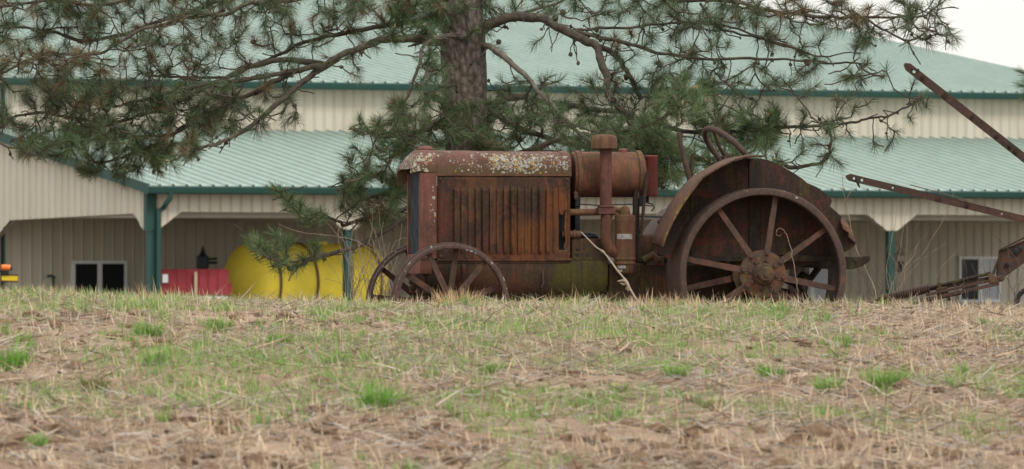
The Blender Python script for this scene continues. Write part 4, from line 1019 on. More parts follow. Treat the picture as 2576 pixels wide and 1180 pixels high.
# warning light of a machine at the left edge
YW = 150.0; q = YW/F; wp = pix(-40, 720, YW); zg = gz(wp.x, YW)
wl = empty('warning_light', (wp.x, YW, zg)); tag(wl, 'amber warning light over a yellow reflector with dark red borders, at the left edge', 'warning light')
WPt = lambda px, py, dy=0: pix(px, py, YW)+Vector((0, dy, 0))-wl.location
m = MB(); m.lathe([(0, 0), (8*q, 0), (8*q, 2*q), (7.6*q, 2*q), (7.6*q, 20*q), (6.5*q, 23*q), (0, 23*q)], 20, WPt(4, 673.5), (1,0,0), (0,1,0), (0,0,1)); am = m.build('amber_lens', M['amber'], wl, 40)
m = MB(); m.lathe([(0, 0), (7*q, 0), (7*q, 4*q), (0, 4*q)], 16, WPt(26.5, 674), (1,0,0), (0,1,0), (0,0,1)); m.build('lens_cap', M['black'], am)
m = MB(); m.box(WPt(14, 686), (18*q, 12*q, 13*q)); m.tube([WPt(-42, 683), WPt(12, 683)], 2*q, 8); m.tube([WPt(-40, 660), WPt(-40, 720)-Vector((0,0,WPt(-40,720).z))], 3*q, 8); m.build('light_mount', M['black'], wl, bevel=.01)
m = MB(); m.box(WPt(24.5, 700), (42*q, 3*q, 20*q), Matrix.Rotation(.03, 3, 'Y')); rf = m.build('reflector', M['reflred'], wl)
m = MB(); m.box(WPt(24.5, 700, -1.7*q), (41*q, 1*q, 12*q), Matrix.Rotation(.03, 3, 'Y')); m.build('reflective_strip', M['reflyellow'], rf)

# ------------------------------------------------------------------ pine tree
YT = 70.0
def tpix(p): return np.array(pix(p[0], p[1], p[2]))
tx = (1170-CX)/F*YT
pine = empty('pine_tree', (tx, YT, gz(tx, YT)-.05))
tag(pine, 'old pine with a thick bare trunk and long drooping limbs, standing behind the tractor', 'tree')
PO = np.array(pine.location)
def smooth_path(P, n_per=5):
    P = np.array(P, float); out = []
    for i in range(len(P)-1):
        p0, p1, p2, p3 = P[max(i-1,0)], P[i], P[i+1], P[min(i+2,len(P)-1)]
        for k in range(n_per):
            t = k/n_per
            out.append(.5*((2*p1)+(p2-p0)*t+(2*p0-5*p1+4*p2-p3)*t*t+(-p0+3*p1-3*p2+p3)*t**3))
    out.append(P[-1]); return np.array(out)
# trunk
tr = [(1178, 520, 64), (1176, 440, 60), (1176, 380, 57), (1174, 330, 56), (1171, 280, 57), (1169, 220, 56), (1168, 160, 56), (1166, 105, 56), (1168, 60, 52), (1170, 10, 46), (1172, -80, 42), (1170, -250, 36), (1174, -500, 26), (1172, -800, 12)]
zb_ = (ZC-PO[2])*F/YT+HY
tr = [(1180, zb_+15, 84), (1179, zb_-60, 70)]+tr
P = smooth_path([(*pix(a, b, YT), c/F*YT) for a, b, c in tr], 6)
vs = []; fs = []; K = 40
for i, p in enumerate(P):
    for j in range(K):
        a = 2*PI*j/K; q = p[2]
        r_ = p[3]*(1+.10*(float(vnoise(np.array(math.cos(a)*2.2+5+q*.5), np.array(math.sin(a)*2.2+q*2.1+9)))-.5)+.09*(float(vnoise(np.array(j*.8+3), np.array(q*6.5)))-.5))
        vs.append((p[0]+math.cos(a)*r_-PO[0], p[1]+math.sin(a)*r_-PO[1], p[2]-PO[2]))
for i in range(len(P)-1):
    for j in range(K): fs.append((i*K+j, i*K+(j+1)%K, (i+1)*K+(j+1)%K, (i+1)*K+j))
m = MB(); m.add(vs, fs); trunk = m.build('trunk', M['bark'], pine, 80)

# limbs: (points in px, start radius px, end radius px, depth at tip relative to the trunk, dead?)
LIMBS = [
 ([(1120,104),(1069,102),(1020,97),(971,100),(920,111),(865,136),(813,162),(754,175),(694,188),(609,202),(500,214),(400,240),(310,262)], 15, 4, -.5, 0),
 ([(850,146),(779,192),(737,230),(664,290),(592,341),(567,350),(511,371),(470,388)], 9, 3, -1.1, 0),
 ([(740,180),(690,208),(629,239),(554,273),(503,298),(452,328),(405,354),(341,384),(290,401),(247,409)], 7, 3, .4, 0),
 ([(813,162),(720,150),(629,166),(554,200),(486,234),(426,269),(375,286),(324,298),(256,307),(180,296),(100,285),(40,292)], 8, 3, -.2, 0),
 ([(1130,30),(1000,62),(864,81),(805,94),(741,115),(694,141),(566,192),(470,196),(380,190)], 7, 3, .9, 0),
 ([(1140,0),(1000,-20),(860,-30),(740,0),(629,8),(567,38),(490,38),(410,60),(354,77),(294,111),(239,136),(170,136),(107,141),(0,185)], 9, 3, -.8, 0),
 ([(620,-30),(500,20),(384,60),(330,82),(205,102),(141,81),(94,79),(47,70),(-40,62)], 6, 3, .6, 0),
 ([(1140,-60),(900,-70),(640,-50),(420,-30),(260,10),(120,0),(-30,20)], 9, 3, .2, 0),
 ([(500,300),(430,340),(330,345),(230,352),(130,366),(60,372),(-20,352)], 4, 2.5, -.9, 0),
 ([(1205,84),(1221,71),(1255,52),(1311,41),(1356,45),(1393,60),(1427,80),(1460,97),(1494,112),(1505,138),(1520,179),(1527,224),(1546,261),(1580,291),(1617,325),(1660,350)], 15, 8, -.6, 0),
 ([(1490,109),(1527,127),(1557,149),(1576,175),(1595,216),(1610,250)], 8, 5, .2, 0),
 ([(1427,78),(1486,88),(1542,99),(1598,112),(1654,131),(1710,142),(1766,149),(1825,150),(1932,150),(2000,151),(2060,158),(2115,160),(2158,160),(2183,183),(2222,192)], 7, 2, -.4, 0),
 ([(1440,76),(1480,72),(1561,69),(1654,63),(1710,58),(1766,58),(1840,70),(1920,96),(1990,120),(2040,150)], 4, 2, .5, 0),
 ([(1205,-30),(1400,-30),(1600,-15),(1761,0),(1868,11),(1974,34),(2060,41),(2123,45),(2187,45),(2273,43),(2332,36),(2372,4)], 8, 2, -.3, 0),
 ([(2150,45),(2187,51),(2230,77),(2285,102),(2337,77),(2380,92)], 3, 2, -.6, 0),
 ([(1761,8),(1790,50),(1830,80),(1900,90),(1980,118),(2050,140),(2090,140)], 3.5, 2, .3, 0),
 ([(1195,106),(1233,119),(1270,142),(1304,175),(1345,216),(1375,250),(1408,287),(1449,325),(1486,362)], 9, 4.5, -1.0, 1),
 ([(1215,285),(1233,276),(1259,257),(1300,246),(1356,254),(1430,265),(1505,276),(1580,287),(1640,310),(1720,330),(1800,330),(1880,328),(1940,324),(2004,319),(2060,316),(2123,311),(2170,304),(2217,294),(2264,277),(2298,260),(2324,239)], 12, 2, .5, 0),
 ([(1225,275),(1330,330),(1480,370),(1650,392),(1800,400),(1953,414),(2000,420),(2055,414),(2081,397),(2091,367),(2089,324)], 8, 3, -.9, 0),
 ([(1120,255),(1104,250),(1090,250)], 10, 9, -.1, 0),
 ([(1190,60),(1300,36),(1400,10),(1440,-20)], 4, 3, .6, 0),
 ([(1125,300),(1060,330),(980,345),(920,330),(880,322)], 7, 3, -.9, 0),
 ([(1130,420),(1060,450),(980,480),(920,500),(880,505)], 8, 3, -.4, 0),
 ([(1130,500),(1080,520),(1026,546),(953,590),(889,622),(793,645),(761,664),(729,677),(713,664),(678,645),(655,619),(640,606)], 8, 2.5, -1.3, 0),
 ([(1100,500),(1023,523),(969,536),(876,562),(854,558),(802,536),(761,533),(729,514),(712,488)], 6, 2.5, -1.0, 0),
 ([(1180,100),(1150,93),(1110,92),(1080,104),(1060,130),(1040,200),(1000,300)], 8, 3, -1.4, 0),
 ([(1228,400),(1330,380),(1440,345),(1560,330),(1660,300),(1700,265)], 8, 4, -1.3, 0),
]
nodes = []; npar = []; nlimb = []; nrad0 = []; limb_obj = []; limb_geo = []
for li, (pts, r0, r1, dy, dead) in enumerate(LIMBS):
    n = len(pts); P3 = [(*pix(a, b, YT+dy*min(1, (i/(n-1))*1.3)), 0) for i, (a, b) in enumerate(pts)]
    if li in (1, 2, 3): # forks: start at their parent's depth
        P3 = [(*pix(a, b, YT-.2+dy*(i/(n-1))), 0) for i, (a, b) in enumerate(pts)]
    S = smooth_path(P3, 5)[:, :3]
    k = len(S); wig = np.stack([fbm(np.arange(k)*.37+li*9, np.full(k, q*7.3+li), 3)-.5 for q in range(3)], 1)*.05*np.minimum(1, np.arange(k)/5)[:, None]
    S = S+wig
    rad = [(r0+(r1-r0)*(i/(k-1))**(.5 if k > 60 else .75))/F*YT*(.94+.18*float(vnoise(np.array(i*.9+li*5), np.array(3.3)))) for i in range(k)]
    limb_geo.append((S, rad, dead)); prev = -1
    if r1 > 8.5: continue
    for i in range(2, k):
        nodes.append(S[i]); npar.append(prev); nlimb.append(li); prev = len(nodes)-1
nlimbnodes = len(nodes)

# foliage tips wanted in the crown: (x0,y0,x1,y1,count,brown share,green tone)
REG = [
 (0,-30,1110,35,165,.22,.5),(100,30,560,205,120,.32,.35),(560,35,1000,120,40,.2,.45),(560,120,900,200,16,.3,.3),(-20,50,110,335,50,.22,.4),(110,205,600,330,150,.15,.5),
 (50,330,500,395,80,.12,.65),(200,390,450,435,26,.08,.8),(480,250,640,335,26,.2,.35),(640,210,770,320,10,.2,.3),
 (1100,-20,1240,95,22,.08,.5),(1090,250,1250,330,14,.08,.5),(980,-10,1110,110,34,.02,.9),(1060,120,1110,200,6,.05,.6),(1210,-10,1420,40,16,.1,.6),(1420,-10,1620,45,16,.15,.5),(1600,-10,2200,72,92,.15,.45),(2200,-10,2400,112,26,.12,.4),
 (1500,75,2000,215,52,.15,.3),(2000,80,2200,215,22,.12,.4),(1240,190,1640,270,34,.1,.4),(1230,270,1640,385,110,.04,.65),
 (1640,195,1800,300,44,.0,.95),(1600,300,1800,450,84,.02,.88),(1790,285,1960,430,84,.02,.88),(1480,330,1700,450,40,.02,.75),(1640,430,1780,475,18,.02,.7),
 (1830,200,2120,330,16,.1,.35),(2010,310,2110,410,12,.1,.5),
 (865,300,1040,460,66,.03,.78),(845,440,1030,560,46,.06,.66),(1000,255,1230,385,78,.03,.72),(1060,130,1120,250,10,.1,.5),(970,240,1010,330,6,.1,.4),
]
EXPL = [(706,482,1),(722,505,1),(742,520,.9),(765,540,.8),(790,545,.7),(815,545,.6),(640,604,1),(655,612,1),(668,630,.9),(690,648,.8),(705,660,.7),(718,612,.8),(704,600,.9),(735,672,.5),(770,650,.6),(785,622,.7),(800,640,.5),
 (2222,192,.4),(2230,180,.4),(2300,205,.4),(2324,239,.5),(2310,255,.4),(2330,270,.4),(2190,255,.4),(2150,270,.4),(2140,240,.5),(2060,300,.4),(2250,330,.4),(2240,360,.4),(2200,365,.4),(2290,300,.4),(2080,330,.5),(2090,380,.5),(2020,285,.4),(2140,340,.4),(2045,220,.4),(2155,120,.45),(2180,160,.45),
 (2380,70,.4),(2400,92,.4),(2390,110,.4),(2340,30,.5),(2360,60,.45),(2285,108,.4),(2310,95,.4),
 (1255,125,.35),(1350,105,.4),(1400,60,.4),(1385,30,.35),(1300,330,.7),(430,405,.9),(408,396,.9),(395,410,.9),(300,440,.5),(312,455,.4),(160,350,.9),(140,362,.9),(176,372,.8)]
tips = []
for x0, y0, x1, y1, cnt, brn, tone in REG:
    for _ in range(int(cnt*(1.6 if x1 < 1120 and tone < .7 else 1.45))):
        # stratified jitter keeps gaps uneven
        x = random.uniform(x0, x1); y = random.uniform(y0, y1)
        if fbm(np.array(x*.013+2), np.array(y*.016+4), 3) < .40 and random.random() < .45: continue
        tips.append((x, y, tone*random.uniform(.7, 1.15), random.random() < brn))
for x, y, tone in EXPL:
    tips.append((x, y, tone, False))
    if 600 < x < 830: tips += [(x+random.uniform(-14, 14), y+random.uniform(-12, 12), tone*random.uniform(.8, 1.1), False) for _ in range(2)]
ND = np.array(nodes); PXY = np.stack([CX+ND[:,0]/ND[:,1]*F, HY-(ND[:,2]-ZC)/ND[:,1]*F], 1)
T = []
for x, y, tone, br in tips:
    d2 = (PXY[:,0]-x)**2+((PXY[:,1]-y)*1.2)**2; k = int(np.argmin(d2+rng.random(len(d2))*400))
    Yd = ND[k,1]+random.gauss(0, .32)+ (0 if d2[k] < 3000 else random.gauss(0, .25))
    T.append((np.array(pix(x, y, Yd)), tone, br, math.sqrt(d2[k])))
T.sort(key=lambda t: t[3])
segs = []; tuft = []
NA = np.zeros((60000, 3)); NA[:nlimbnodes] = ND; cnt = nlimbnodes; desc = {}
for p, tone, br, _ in T:
    d = NA[:cnt]-p; dist = np.sqrt((d**2).sum(1)); k = int(np.argmin(dist))
    q = NA[k]; L = dist[k]
    if L > 1.8: continue
    nst = max(2, int(L/.07)+1); up = np.array([0, 0, 1.])
    vec = p-q; side = rng.normal(size=3); side -= vec*side.dot(vec)/(vec.dot(vec)+1e-9); side *= L*.14/(np.linalg.norm(side)+1e-9)
    prev = k
    for i in range(1, nst+1):
        t = i/nst; w = q+vec*t+side*math.sin(PI*t)+up*(-.10*L*math.sin(PI*t))+(rng.normal(size=3)*.008 if i < nst else 0)
        NA[cnt] = w; npar.append(prev); nlimb.append(nlimb[k]); prev = cnt; cnt += 1
    tuft.append((cnt-1, tone, br))
# short dead side twigs with small bare spurs
for _ in range(900):
    k = random.randrange(nlimbnodes, cnt) if random.random() < .55 else random.randrange(0, nlimbnodes)
    L = random.uniform(.07, .28); dv = rng.normal(size=3); dv[2] = dv[2]*.6-.25; dv /= np.linalg.norm(dv); prev = k; w = NA[k].copy()
    if cnt+8 > 59990: break
    for i in range(max(2, int(L/.06))):
        dv = dv+rng.normal(size=3)*.25; dv /= np.linalg.norm(dv); w = w+dv*.06; NA[cnt] = w; npar.append(prev); nlimb.append(nlimb[k]); prev = cnt; cnt += 1
kids = [0]*cnt
order = range(cnt-1, nlimbnodes-1, -1)
load = [1]*cnt
for i in order: load[npar[i]] += load[i]*.7
NA = NA[:cnt]
# twig geometry per limb
twig = {}
for i in range(nlimbnodes, cnt):
    p, q = NA[npar[i]], NA[i]; r1_ = .0035+.0015*load[i]**.5; r0_ = .0035+.0015*min(load[npar[i]], load[i]*3)**.5
    d = q-p; L = np.linalg.norm(d)
    if L < 1e-5: continue
    d = d/L; a = np.cross(d, [.31, .2, .93]); a /= np.linalg.norm(a); b = np.cross(d, a); m = twig.setdefault(nlimb[i], MB())
    o = len(m.v)
    for c_, r_ in ((p, r0_), (q, r1_)):
        for j in range(4): an = PI/2*j; m.v.append(tuple(c_+(a*math.cos(an)+b*math.sin(an))*r_-PO))
    m.f += [(o+j, o+(j+1)%4, o+4+(j+1)%4, o+4+j) for j in range(4)]
for li, (S, rad, dead) in enumerate(limb_geo):
    m = MB(); m.tube([Vector(p-PO) for p in S], rad, 10)
    o = m.build('branch', M['deadlimb' if dead else 'limb'], pine, 60); limb_obj.append(o)
    if li in twig:
        tw = twig[li]; me = bpy.data.meshes.new('twigs'); me.from_pydata(tw.v, [], tw.f); tag(link(me, 'twigs', M['limb'], o, 60), kind='stuff')
# needles per limb
nd = {}
G0, G1, BRN = np.array([.050, .066, .038]), np.array([.084, .145, .056]), np.array([.150, .085, .040])
def needle_burst(k, tone, br, n, store, full=True):
    p = NA[k]; par = NA[npar[k]] if npar[k] >= 0 else p-np.array([0, 0, .1]); dv = p-par; dv = dv/(np.linalg.norm(dv)+1e-9)
    dv = dv+np.array([0, 0, .28 if tone > .7 else .02])+rng.normal(size=3)*.22; dv /= np.linalg.norm(dv)
    L = .125*random.uniform(.75, 1.2); shoot = .10 if tone < .62 else .17; n = n if tone < .62 else int(n*1.25); n = int(n*random.uniform(.7, 1.3))
    t = rng.random(n)**.8; az = rng.random(n)*2*PI; a = np.cross(dv, [.3, .5, .8]); a /= np.linalg.norm(a); b = np.cross(dv, a)
    op = np.radians(18+62*(1-t)**.7 if tone < .62 else 16+46*(1-t)**.8)*(.65+.7*rng.random(n))
    d = dv[None]*np.cos(op)[:, None]+(a[None]*np.cos(az)[:, None]+b[None]*np.sin(az)[:, None])*np.sin(op)[:, None]
    base = p[None]-dv[None]*shoot*(1-t)[:, None]+dv[None]*.03
    ln = L*(.7+.45*rng.random(n)); c = (G0*(1-min(1, tone))+G1*min(1, tone))
    if br: c = BRN*.7+c*.3
    c = c[None]*(.5+.95*rng.random(n))[:, None]; glint = rng.random(n) < .10; c[glint] = c[glint]*1.5+.03; dead = rng.random(n) < .08; c[dead] = BRN*.8  # some needles lightened: glints of light painted into the colour
    store.append((base-PO, d, ln, np.full(n, .0026), rng.normal(0, .05, (n, 3))+np.array([[0, 0, -.12 if tone < .6 else -.03]]), c))
for k, tone, br in tuft:
    needle_burst(k, tone, br, random.randint(60, 104), nd.setdefault(nlimb[k], []))
    if random.random() < .5 and npar[k] >= nlimbnodes: needle_burst(npar[k], tone*.8, br, random.randint(14, 34), nd.setdefault(nlimb[k], []))
for li, st in nd.items():
    arr = [np.concatenate([s[i] for s in st]) for i in range(6)]
    tag(blades('needles', M['needle'], *arr, parent=limb_obj[li], tipcol=arr[5]*1.25), kind='stuff')
# bare spur clumps and pale buds
spur = {}; bud = {}
for i in range(nlimbnodes, cnt):
    if random.random() < .12:
        m = spur.setdefault(nlimb[i], MB()); s = random.uniform(.008, .02)
        V = iv*(1+.4*rng.normal(size=iv.shape))*s+NA[i]-PO; m.add([tuple(v) for v in V], [tuple(f) for f in fi])
for k, tone, br in tuft:
    if tone > .75 and random.random() < .5:
        m = bud.setdefault(nlimb[k], MB()); d = NA[k]-NA[npar[k]]; d = d/(np.linalg.norm(d)+1e-9)+np.array([0, 0, .4]); d /= np.linalg.norm(d); p = NA[k]-PO+d*.02
        m.tube([Vector(p), Vector(p+d*.022), Vector(p+d*.04)], [.007, .009, .002], 6)
for li, m in spur.items():
    me = bpy.data.meshes.new('spurs'); me.from_pydata(m.v, [], m.f); tag(link(me, 'spurs', M['cone'], limb_obj[li], 0), kind='stuff')
M['bud'] = m_plain('pale_bud', (.42, .30, .20), .8, .2)
for li, m in bud.items(): tag(m.build('buds', M['bud'], limb_obj[li], 60), kind='stuff')
# pine cones
def cone_mesh():
    m = MB(); m.vlathe([(0, 0), (.016, .004), (.026, .018), (.027, .03), (.021, .048), (.010, .062), (0, .066)], (0,0,0), 10)
    for r in range(7):
        z = .006+.008*r; rr = [.022, .029, .031, .029, .025, .019, .012][r]
        for j in range(9):
            a = 2*PI*j/9+.35*r; c, s = math.cos(a), math.sin(a); p = Vector((c*rr, s*rr, z))
            m.add([p+Vector((-s*.008, c*.008, -.003)), p+Vector((s*.008, -c*.008, -.003)), p+Vector((c*.008, s*.008, .007)), p*.7], [(0,1,2),(0,2,3),(1,3,2)])
    return m
cm = None
for px, py, li in ((1394,41,9),(1420,30,9),(626,95,4),(1258,108,16),(2030,158,11),(470,120,5),(880,72,4),(1545,258,9),(1580,186,10),(650,232,2)):
    S = limb_geo[li][0]; w = np.array(pix(px, py, YT)); k = int(np.argmin(((S-w)**2*[1, .1, 1]).sum(1))); w[1] = S[k][1]-.03
    if cm is None: o = cone_mesh().build('pine_cone', M['cone'], limb_obj[li], 0); cm = o
    else: o = cm.copy(); COL.objects.link(o); o.parent = limb_obj[li]
    o.location = w-PO; o.rotation_euler = (random.uniform(1.2, 3), random.uniform(-.5, .5), random.uniform(0, 6)); q = random.uniform(.7, .95); o.scale = (q, q, q)

# bough of a second pine reaching in at the right edge
YP = 76.0; x2 = (2900-CX)/F*YP; p2 = empty('pine_tree', (x2, YP, gz(x2, YP)))
tag(p2, 'pine reaching in at the right edge, only needle tufts showing below the sky', 'tree')
PO2 = np.array(p2.location); pp = lambda x, y, dy=0: Vector(np.array(pix(x, y, YP+dy))-PO2)
m = MB(); hh = pp(2900, -700).z; m.tube([(0,0,-.1), (.02,0,1), (0,.03,2.2), (0,0,hh)], [.24, .19, .17, .05], 16); m.build('trunk', M['bark'], p2, 60)
m = MB(); m.tube([pp(2890, 200), pp(2780, 180, -.1), pp(2680, 190, -.2), pp(2610, 205, -.3)], [.05, .035, .02, .008], 8); m.tube([pp(2680, 190, -.2), pp(2630, 170, -.2), pp(2585, 180, -.2)], .006, 6); bo = m.build('branch', M['limb'], p2, 60)
NA_s, npar_s = NA, npar; st = []
NA = np.array([np.array(pix(2640, 200, YP-.2))]+[np.array(pix(x, y, YP-.25+random.uniform(-.1, .1))) for x, y in ((2590,205),(2575,185),(2600,225),(2585,240),(2605,180),(2612,205),(2570,215),(2640,180),(2650,230),(2700,170),(2720,220))])
npar = [-1]+[0]*(len(NA)-1); sv = PO; PO = PO2
for k in range(1, len(NA)): needle_burst(k, .75, False, 80, st)
m = MB()
for k in range(1, len(NA)): m.tube([Vector(NA[0]-PO2), Vector(NA[k]-PO2)], .004, 4)
tag(m.build('twigs', M['limb'], bo), kind='stuff'); arr = [np.concatenate([s[i] for s in st]) for i in range(6)]
tag(blades('needles', M['needle'], *arr, parent=bo, tipcol=arr[5]*1.2), kind='stuff')
PO = sv; NA, npar = NA_s, npar_s

# ------------------------------------------------------------------ weeds, stick
def stalks(name, label, cat, group, Yw, lines, mat, r=.0035):
    """lines: lists of px points, the first one at the ground"""
    x0 = sum(l[0][0] for l in lines)/len(lines); xw = (x0-CX)/F*Yw; root = Vector((xw, Yw, gz(xw, Yw))); m = MB()
    for l in lines:
        dy = random.uniform(-.15, .15); P3 = [pix(a, b, Yw+dy*(i > 0))-root for i, (a, b) in enumerate(l)]
        g0 = P3[0].copy(); g0.z = gz(root.x+g0.x, Yw)-root.z-.02
        S = smooth_path([(*g0, 0)]+[(*p, 0) for p in P3[0:]], 4)[:, :3] if g0.z < P3[0].z-.01 else smooth_path([(*p, 0) for p in P3], 4)[:, :3]
        k = len(S); S = S+rng.normal(size=S.shape)*.003
        m.tube([Vector(p) for p in S], [r*(1-.6*i/(k-1)) for i in range(k)], 5)
    o = m.build(name, M[mat], None, 60, loc=root); tag(o, label, cat, group); return o
def rnd_stalks(x0, x1, n, hmin, hmax, lean, base=755, kink=.3):
    out = []
    for _ in range(n):
        x = random.uniform(x0, x1); h = random.uniform(hmin, hmax); l = lean+random.gauss(0, .22); c = random.gauss(0, kink)
        pts = [(x, base)]
        for i in range(1, 5):
            t = i/4; pts.append((x+h*(l*t+c*t*t*.6), base-h*(t-.12*abs(c)*t*t)))
        out.append(pts)
        if random.random() < .5:
            b = pts[2]; s = random.choice((-1, 1)); out.append([b, (b[0]+s*h*.1, b[1]-h*.12), (b[0]+s*h*.16, b[1]-h*.28)])
    return out
def weed(name, label, cat, group, Yw, lines, mat, r=.0035):
    x0 = lines[0][0][0]; xw = (x0-CX)/F*Yw; root = Vector((xw, Yw, gz(xw, Yw))); m = MB()
    for l in lines:
        dy = random.uniform(-.12, .12); P3 = [(*(pix(a, b, Yw+dy*min(1, i))-root), 0) for i, (a, b) in enumerate(l)]
        if l[0][1] > 735:
            q = P3[0]; P3 = [(q[0], q[1], gz(root.x+q[0], Yw+q[1])-root.z-.02, 0)]+P3
        S = smooth_path(P3, 4)[:, :3]; k = len(S); S = S+rng.normal(size=S.shape)*.0025
        m.tube([Vector(p) for p in S], [r*.72*(1-.55*i/(k-1)) for i in range(k)], 5)
    o = m.build(name, M[mat], None, 60, loc=root); tag(o, label, cat, group); return o
G_ = 'dry weeds round the tractor'
weed('dry_weed', 'tangle of pale dry stalks left of the radiator in front of the yellow tank', 'weed', G_, 61.5,
     [[(890,745),(880,690),(868,620),(850,560),(838,520)], [(930,745),(915,680),(900,600),(890,540)], [(955,745),(950,660),(935,590),(938,520)], [(905,745),(930,690),(950,640),(965,560)],
      [(975,745),(985,690),(1000,640),(1012,560)], [(925,745),(900,660),(860,600),(820,560)], [(1000,720),(985,660),(990,615),(1015,598),(1030,604)], [(870,745),(862,660),(850,600),(856,560)], [(940,745),(960,700),(990,680),(1015,650)]]
     +rnd_stalks(860, 1000, 20, 90, 250, -.12), 'weed', .0038)
weed('dry_weed', 'dark wiry twigs in front of the yellow tank, beside the far front wheel', 'weed', G_, 62.5, rnd_stalks(880, 1015, 30, 60, 200, .05, kink=.8), 'weeddark', .003)
weed('dry_weed', 'thin dead twig arching left out of the pine foliage above the yellow tank', 'weed', G_, 63, [[(1000,745),(985,690),(950,640),(880,600),(800,590),(745,580),(700,563)]], 'weed', .004)
weed('dry_weed', 'tall pale forked stalk right behind the rear wheel, the tallest of the weeds there', 'weed', G_, 62, [[(2205,755),(2190,700),(2160,640),(2145,590),(2128,510),(2122,480),(2118,440)], [(2128,510),(2136,490),(2142,478)], [(2122,480),(2112,470)]], 'weed', .007)
weed('dry_weed', 'dark branching weed between the rear wheel and the right green post', 'weed', G_, 63,
     [[(2185,755),(2170,690),(2152,640),(2140,580)], [(2190,755),(2190,690),(2184,600),(2180,520),(2176,480)], [(2200,755),(2215,700),(2245,660),(2290,600),(2310,560)], [(2195,755),(2180,720),(2165,690),(2140,670)], [(2230,755),(2200,690),(2180,660)], [(2210,755),(2240,720),(2262,690)]]
     +rnd_stalks(2150, 2260, 14, 60, 190, .05, kink=.7), 'weeddark', .0045)
weed('dry_weed', 'grey twiggy weed in front of the right green post', 'weed', G_, 63.5,
     [[(2245,755),(2250,700),(2262,640),(2275,560),(2285,500)], [(2240,755),(2230,690),(2240,620),(2252,560),(2256,520)], [(2235,740),(2270,690),(2320,640),(2345,600),(2380,540),(2400,480)], [(2345,720),(2370,670),(2400,640),(2430,600)]]
     +rnd_stalks(2230, 2300, 7, 60, 200, .2, kink=.5), 'weed', .0042)
weed('dry_weed', 'few dark upright stalks before the right-hand window', 'weed', G_, 60.5,
     [[(2476,760),(2470,700),(2460,620),(2452,560)], [(2436,740),(2432,690),(2420,620),(2412,560)], [(2555,760),(2545,690),(2530,610),(2520,560)], [(2520,760),(2500,700),(2505,640)], [(2576,680),(2540,630),(2500,590),(2470,560)]]+rnd_stalks(2400, 2560, 10, 40, 120, 0), 'weeddark', .0032)
weed('curled_stalk', 'thin dry stalk with a curled tip in front of the big rear wheel', 'weed', None, 56,
     [[(2008,755),(2005,720),(1998,670),(1988,620),(1978,590),(1966,575),(1956,576),(1953,588),(1960,595),(1966,588)]], 'weed', .0042)
st_px = [(1462,584),(1478,600),(1500,622),(1518,634),(1535,655),(1553,680),(1574,706),(1590,735),(1606,760)]
P3 = [(*pix(a, b, 58.2-3.4*i/8), 0) for i, (a, b) in enumerate(st_px)]; P3 += [(*(ground_hit(a, b)+Vector((0, 0, h_))), 0) for a, b, h_ in ((1622,782,.03),(1645,803,.025),(1672,815,.0))]
S = smooth_path(P3, 4)[:, :3]; k = len(S)
m = MB(); m.tube([Vector(p-S[-1]) for p in S], [.0042+.0042*i/(k-1)+(.004 if i in (11, 12, 24, 25) else 0) for i in range(k)], 8)
q = [Vector(np.array(pix(a, b, 55.6))-S[-1]) for a, b in ((1576,710),(1566,706),(1554,708))]; m.tube(q, [.012, .011, .006], 6)
q = [Vector(np.array(pix(a, b, 55.6))-S[-1]) for a, b in ((1578,714),(1568,716),(1560,712))]; m.tube(q, [.012, .010, .005], 6)
q = [Vector(np.array(pix(a, b, 55.6))-S[-1]) for a, b in ((1580,718),(1577,726),(1582,732))]; m.tube(q, [.012, .012, .007], 6)
stk = m.build('fallen_branch', M['stick'], None, 60, loc=Vector(S[-1])); tag(stk, 'bare pale broken branch leaning across the tractor in front of the air cleaner', 'branch')

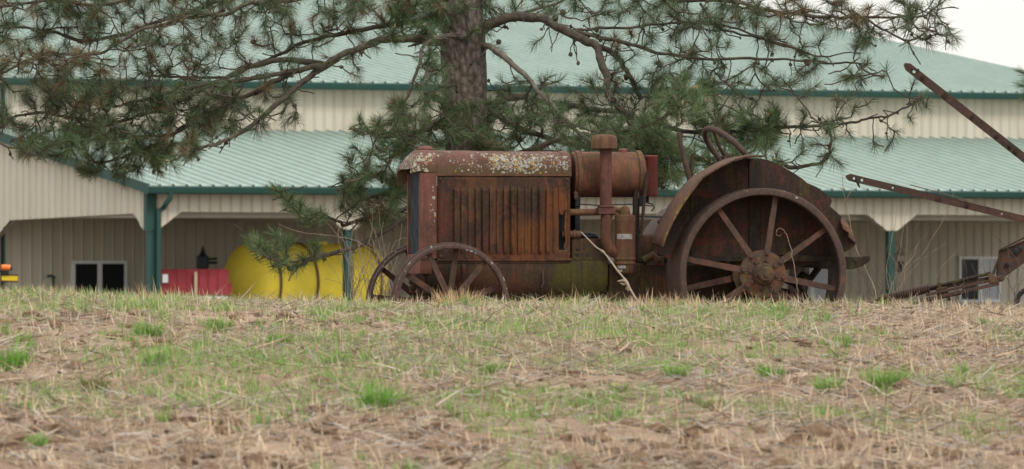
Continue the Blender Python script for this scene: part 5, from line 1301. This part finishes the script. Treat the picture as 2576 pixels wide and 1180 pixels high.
# ------------------------------------------------------------------ camera, light, sky
cam = bpy.data.cameras.new('camera'); co = bpy.data.objects.new('camera', cam); COL.objects.link(co); sc.camera = co
co.location = (0, 0, ZC); co.rotation_euler = (PI/2, 0, 0)
cam.sensor_width = 36; cam.lens = F/2576*36; cam.shift_y = (HY-590)/2576
cam.clip_start = .5; cam.clip_end = 9000
cam.dof.use_dof = True; cam.dof.focus_distance = 65.5; cam.dof.aperture_fstop = 9.5
sd = Vector((.42, -.62, .78)).normalized()
el = math.asin(sd.z); rot = math.atan2(sd.x, sd.y)
w = bpy.data.worlds.new('World'); sc.world = w; w.use_nodes = True; nt = w.node_tree; bg = nt.nodes['Background']
sk = nt.nodes.new('ShaderNodeTexSky'); sk.sky_type = 'NISHITA'; sk.sun_disc = False; sk.sun_elevation = el; sk.sun_rotation = rot
mx = nt.nodes.new('ShaderNodeMix'); mx.data_type = 'RGBA'; mx.inputs[0].default_value = .8
mx.inputs[7].default_value = (10.6, 10.3, 9.6, 1)      # pale overcast layer over the clear sky
tcw = nt.nodes.new('ShaderNodeTexCoord'); sx = nt.nodes.new('ShaderNodeSeparateXYZ'); nt.links.new(tcw.outputs['Generated'], sx.inputs[0])
mr = nt.nodes.new('ShaderNodeMapRange'); mr.inputs[1].default_value = 0; mr.inputs[2].default_value = 1; mr.inputs[3].default_value = 1; mr.inputs[4].default_value = 1.9; nt.links.new(sx.outputs[2], mr.inputs[0])
vm = nt.nodes.new('ShaderNodeVectorMath'); vm.operation = 'SCALE'; vm.inputs[0].default_value = (11.0, 10.8, 10.2); nt.links.new(mr.outputs[0], vm.inputs['Scale']); nt.links.new(vm.outputs[0], mx.inputs[7])   # an overcast sky is brightest overhead
nt.links.new(sk.outputs[0], mx.inputs[6]); nt.links.new(mx.outputs[2], bg.inputs[0]); bg.inputs[1].default_value = .10
sun = bpy.data.lights.new('sun', 'SUN'); so = bpy.data.objects.new('sun', sun); COL.objects.link(so)
sun.energy = 1.4; sun.angle = math.radians(14); sun.color = (1, .95, .87); so.rotation_euler = sd.to_track_quat('Z', 'Y').to_euler(); so.location = (0, 0, 30)
sc.view_settings.view_transform = 'Standard'; sc.view_settings.look = 'None'; sc.view_settings.exposure = 0.05; sc.view_settings.gamma = 1
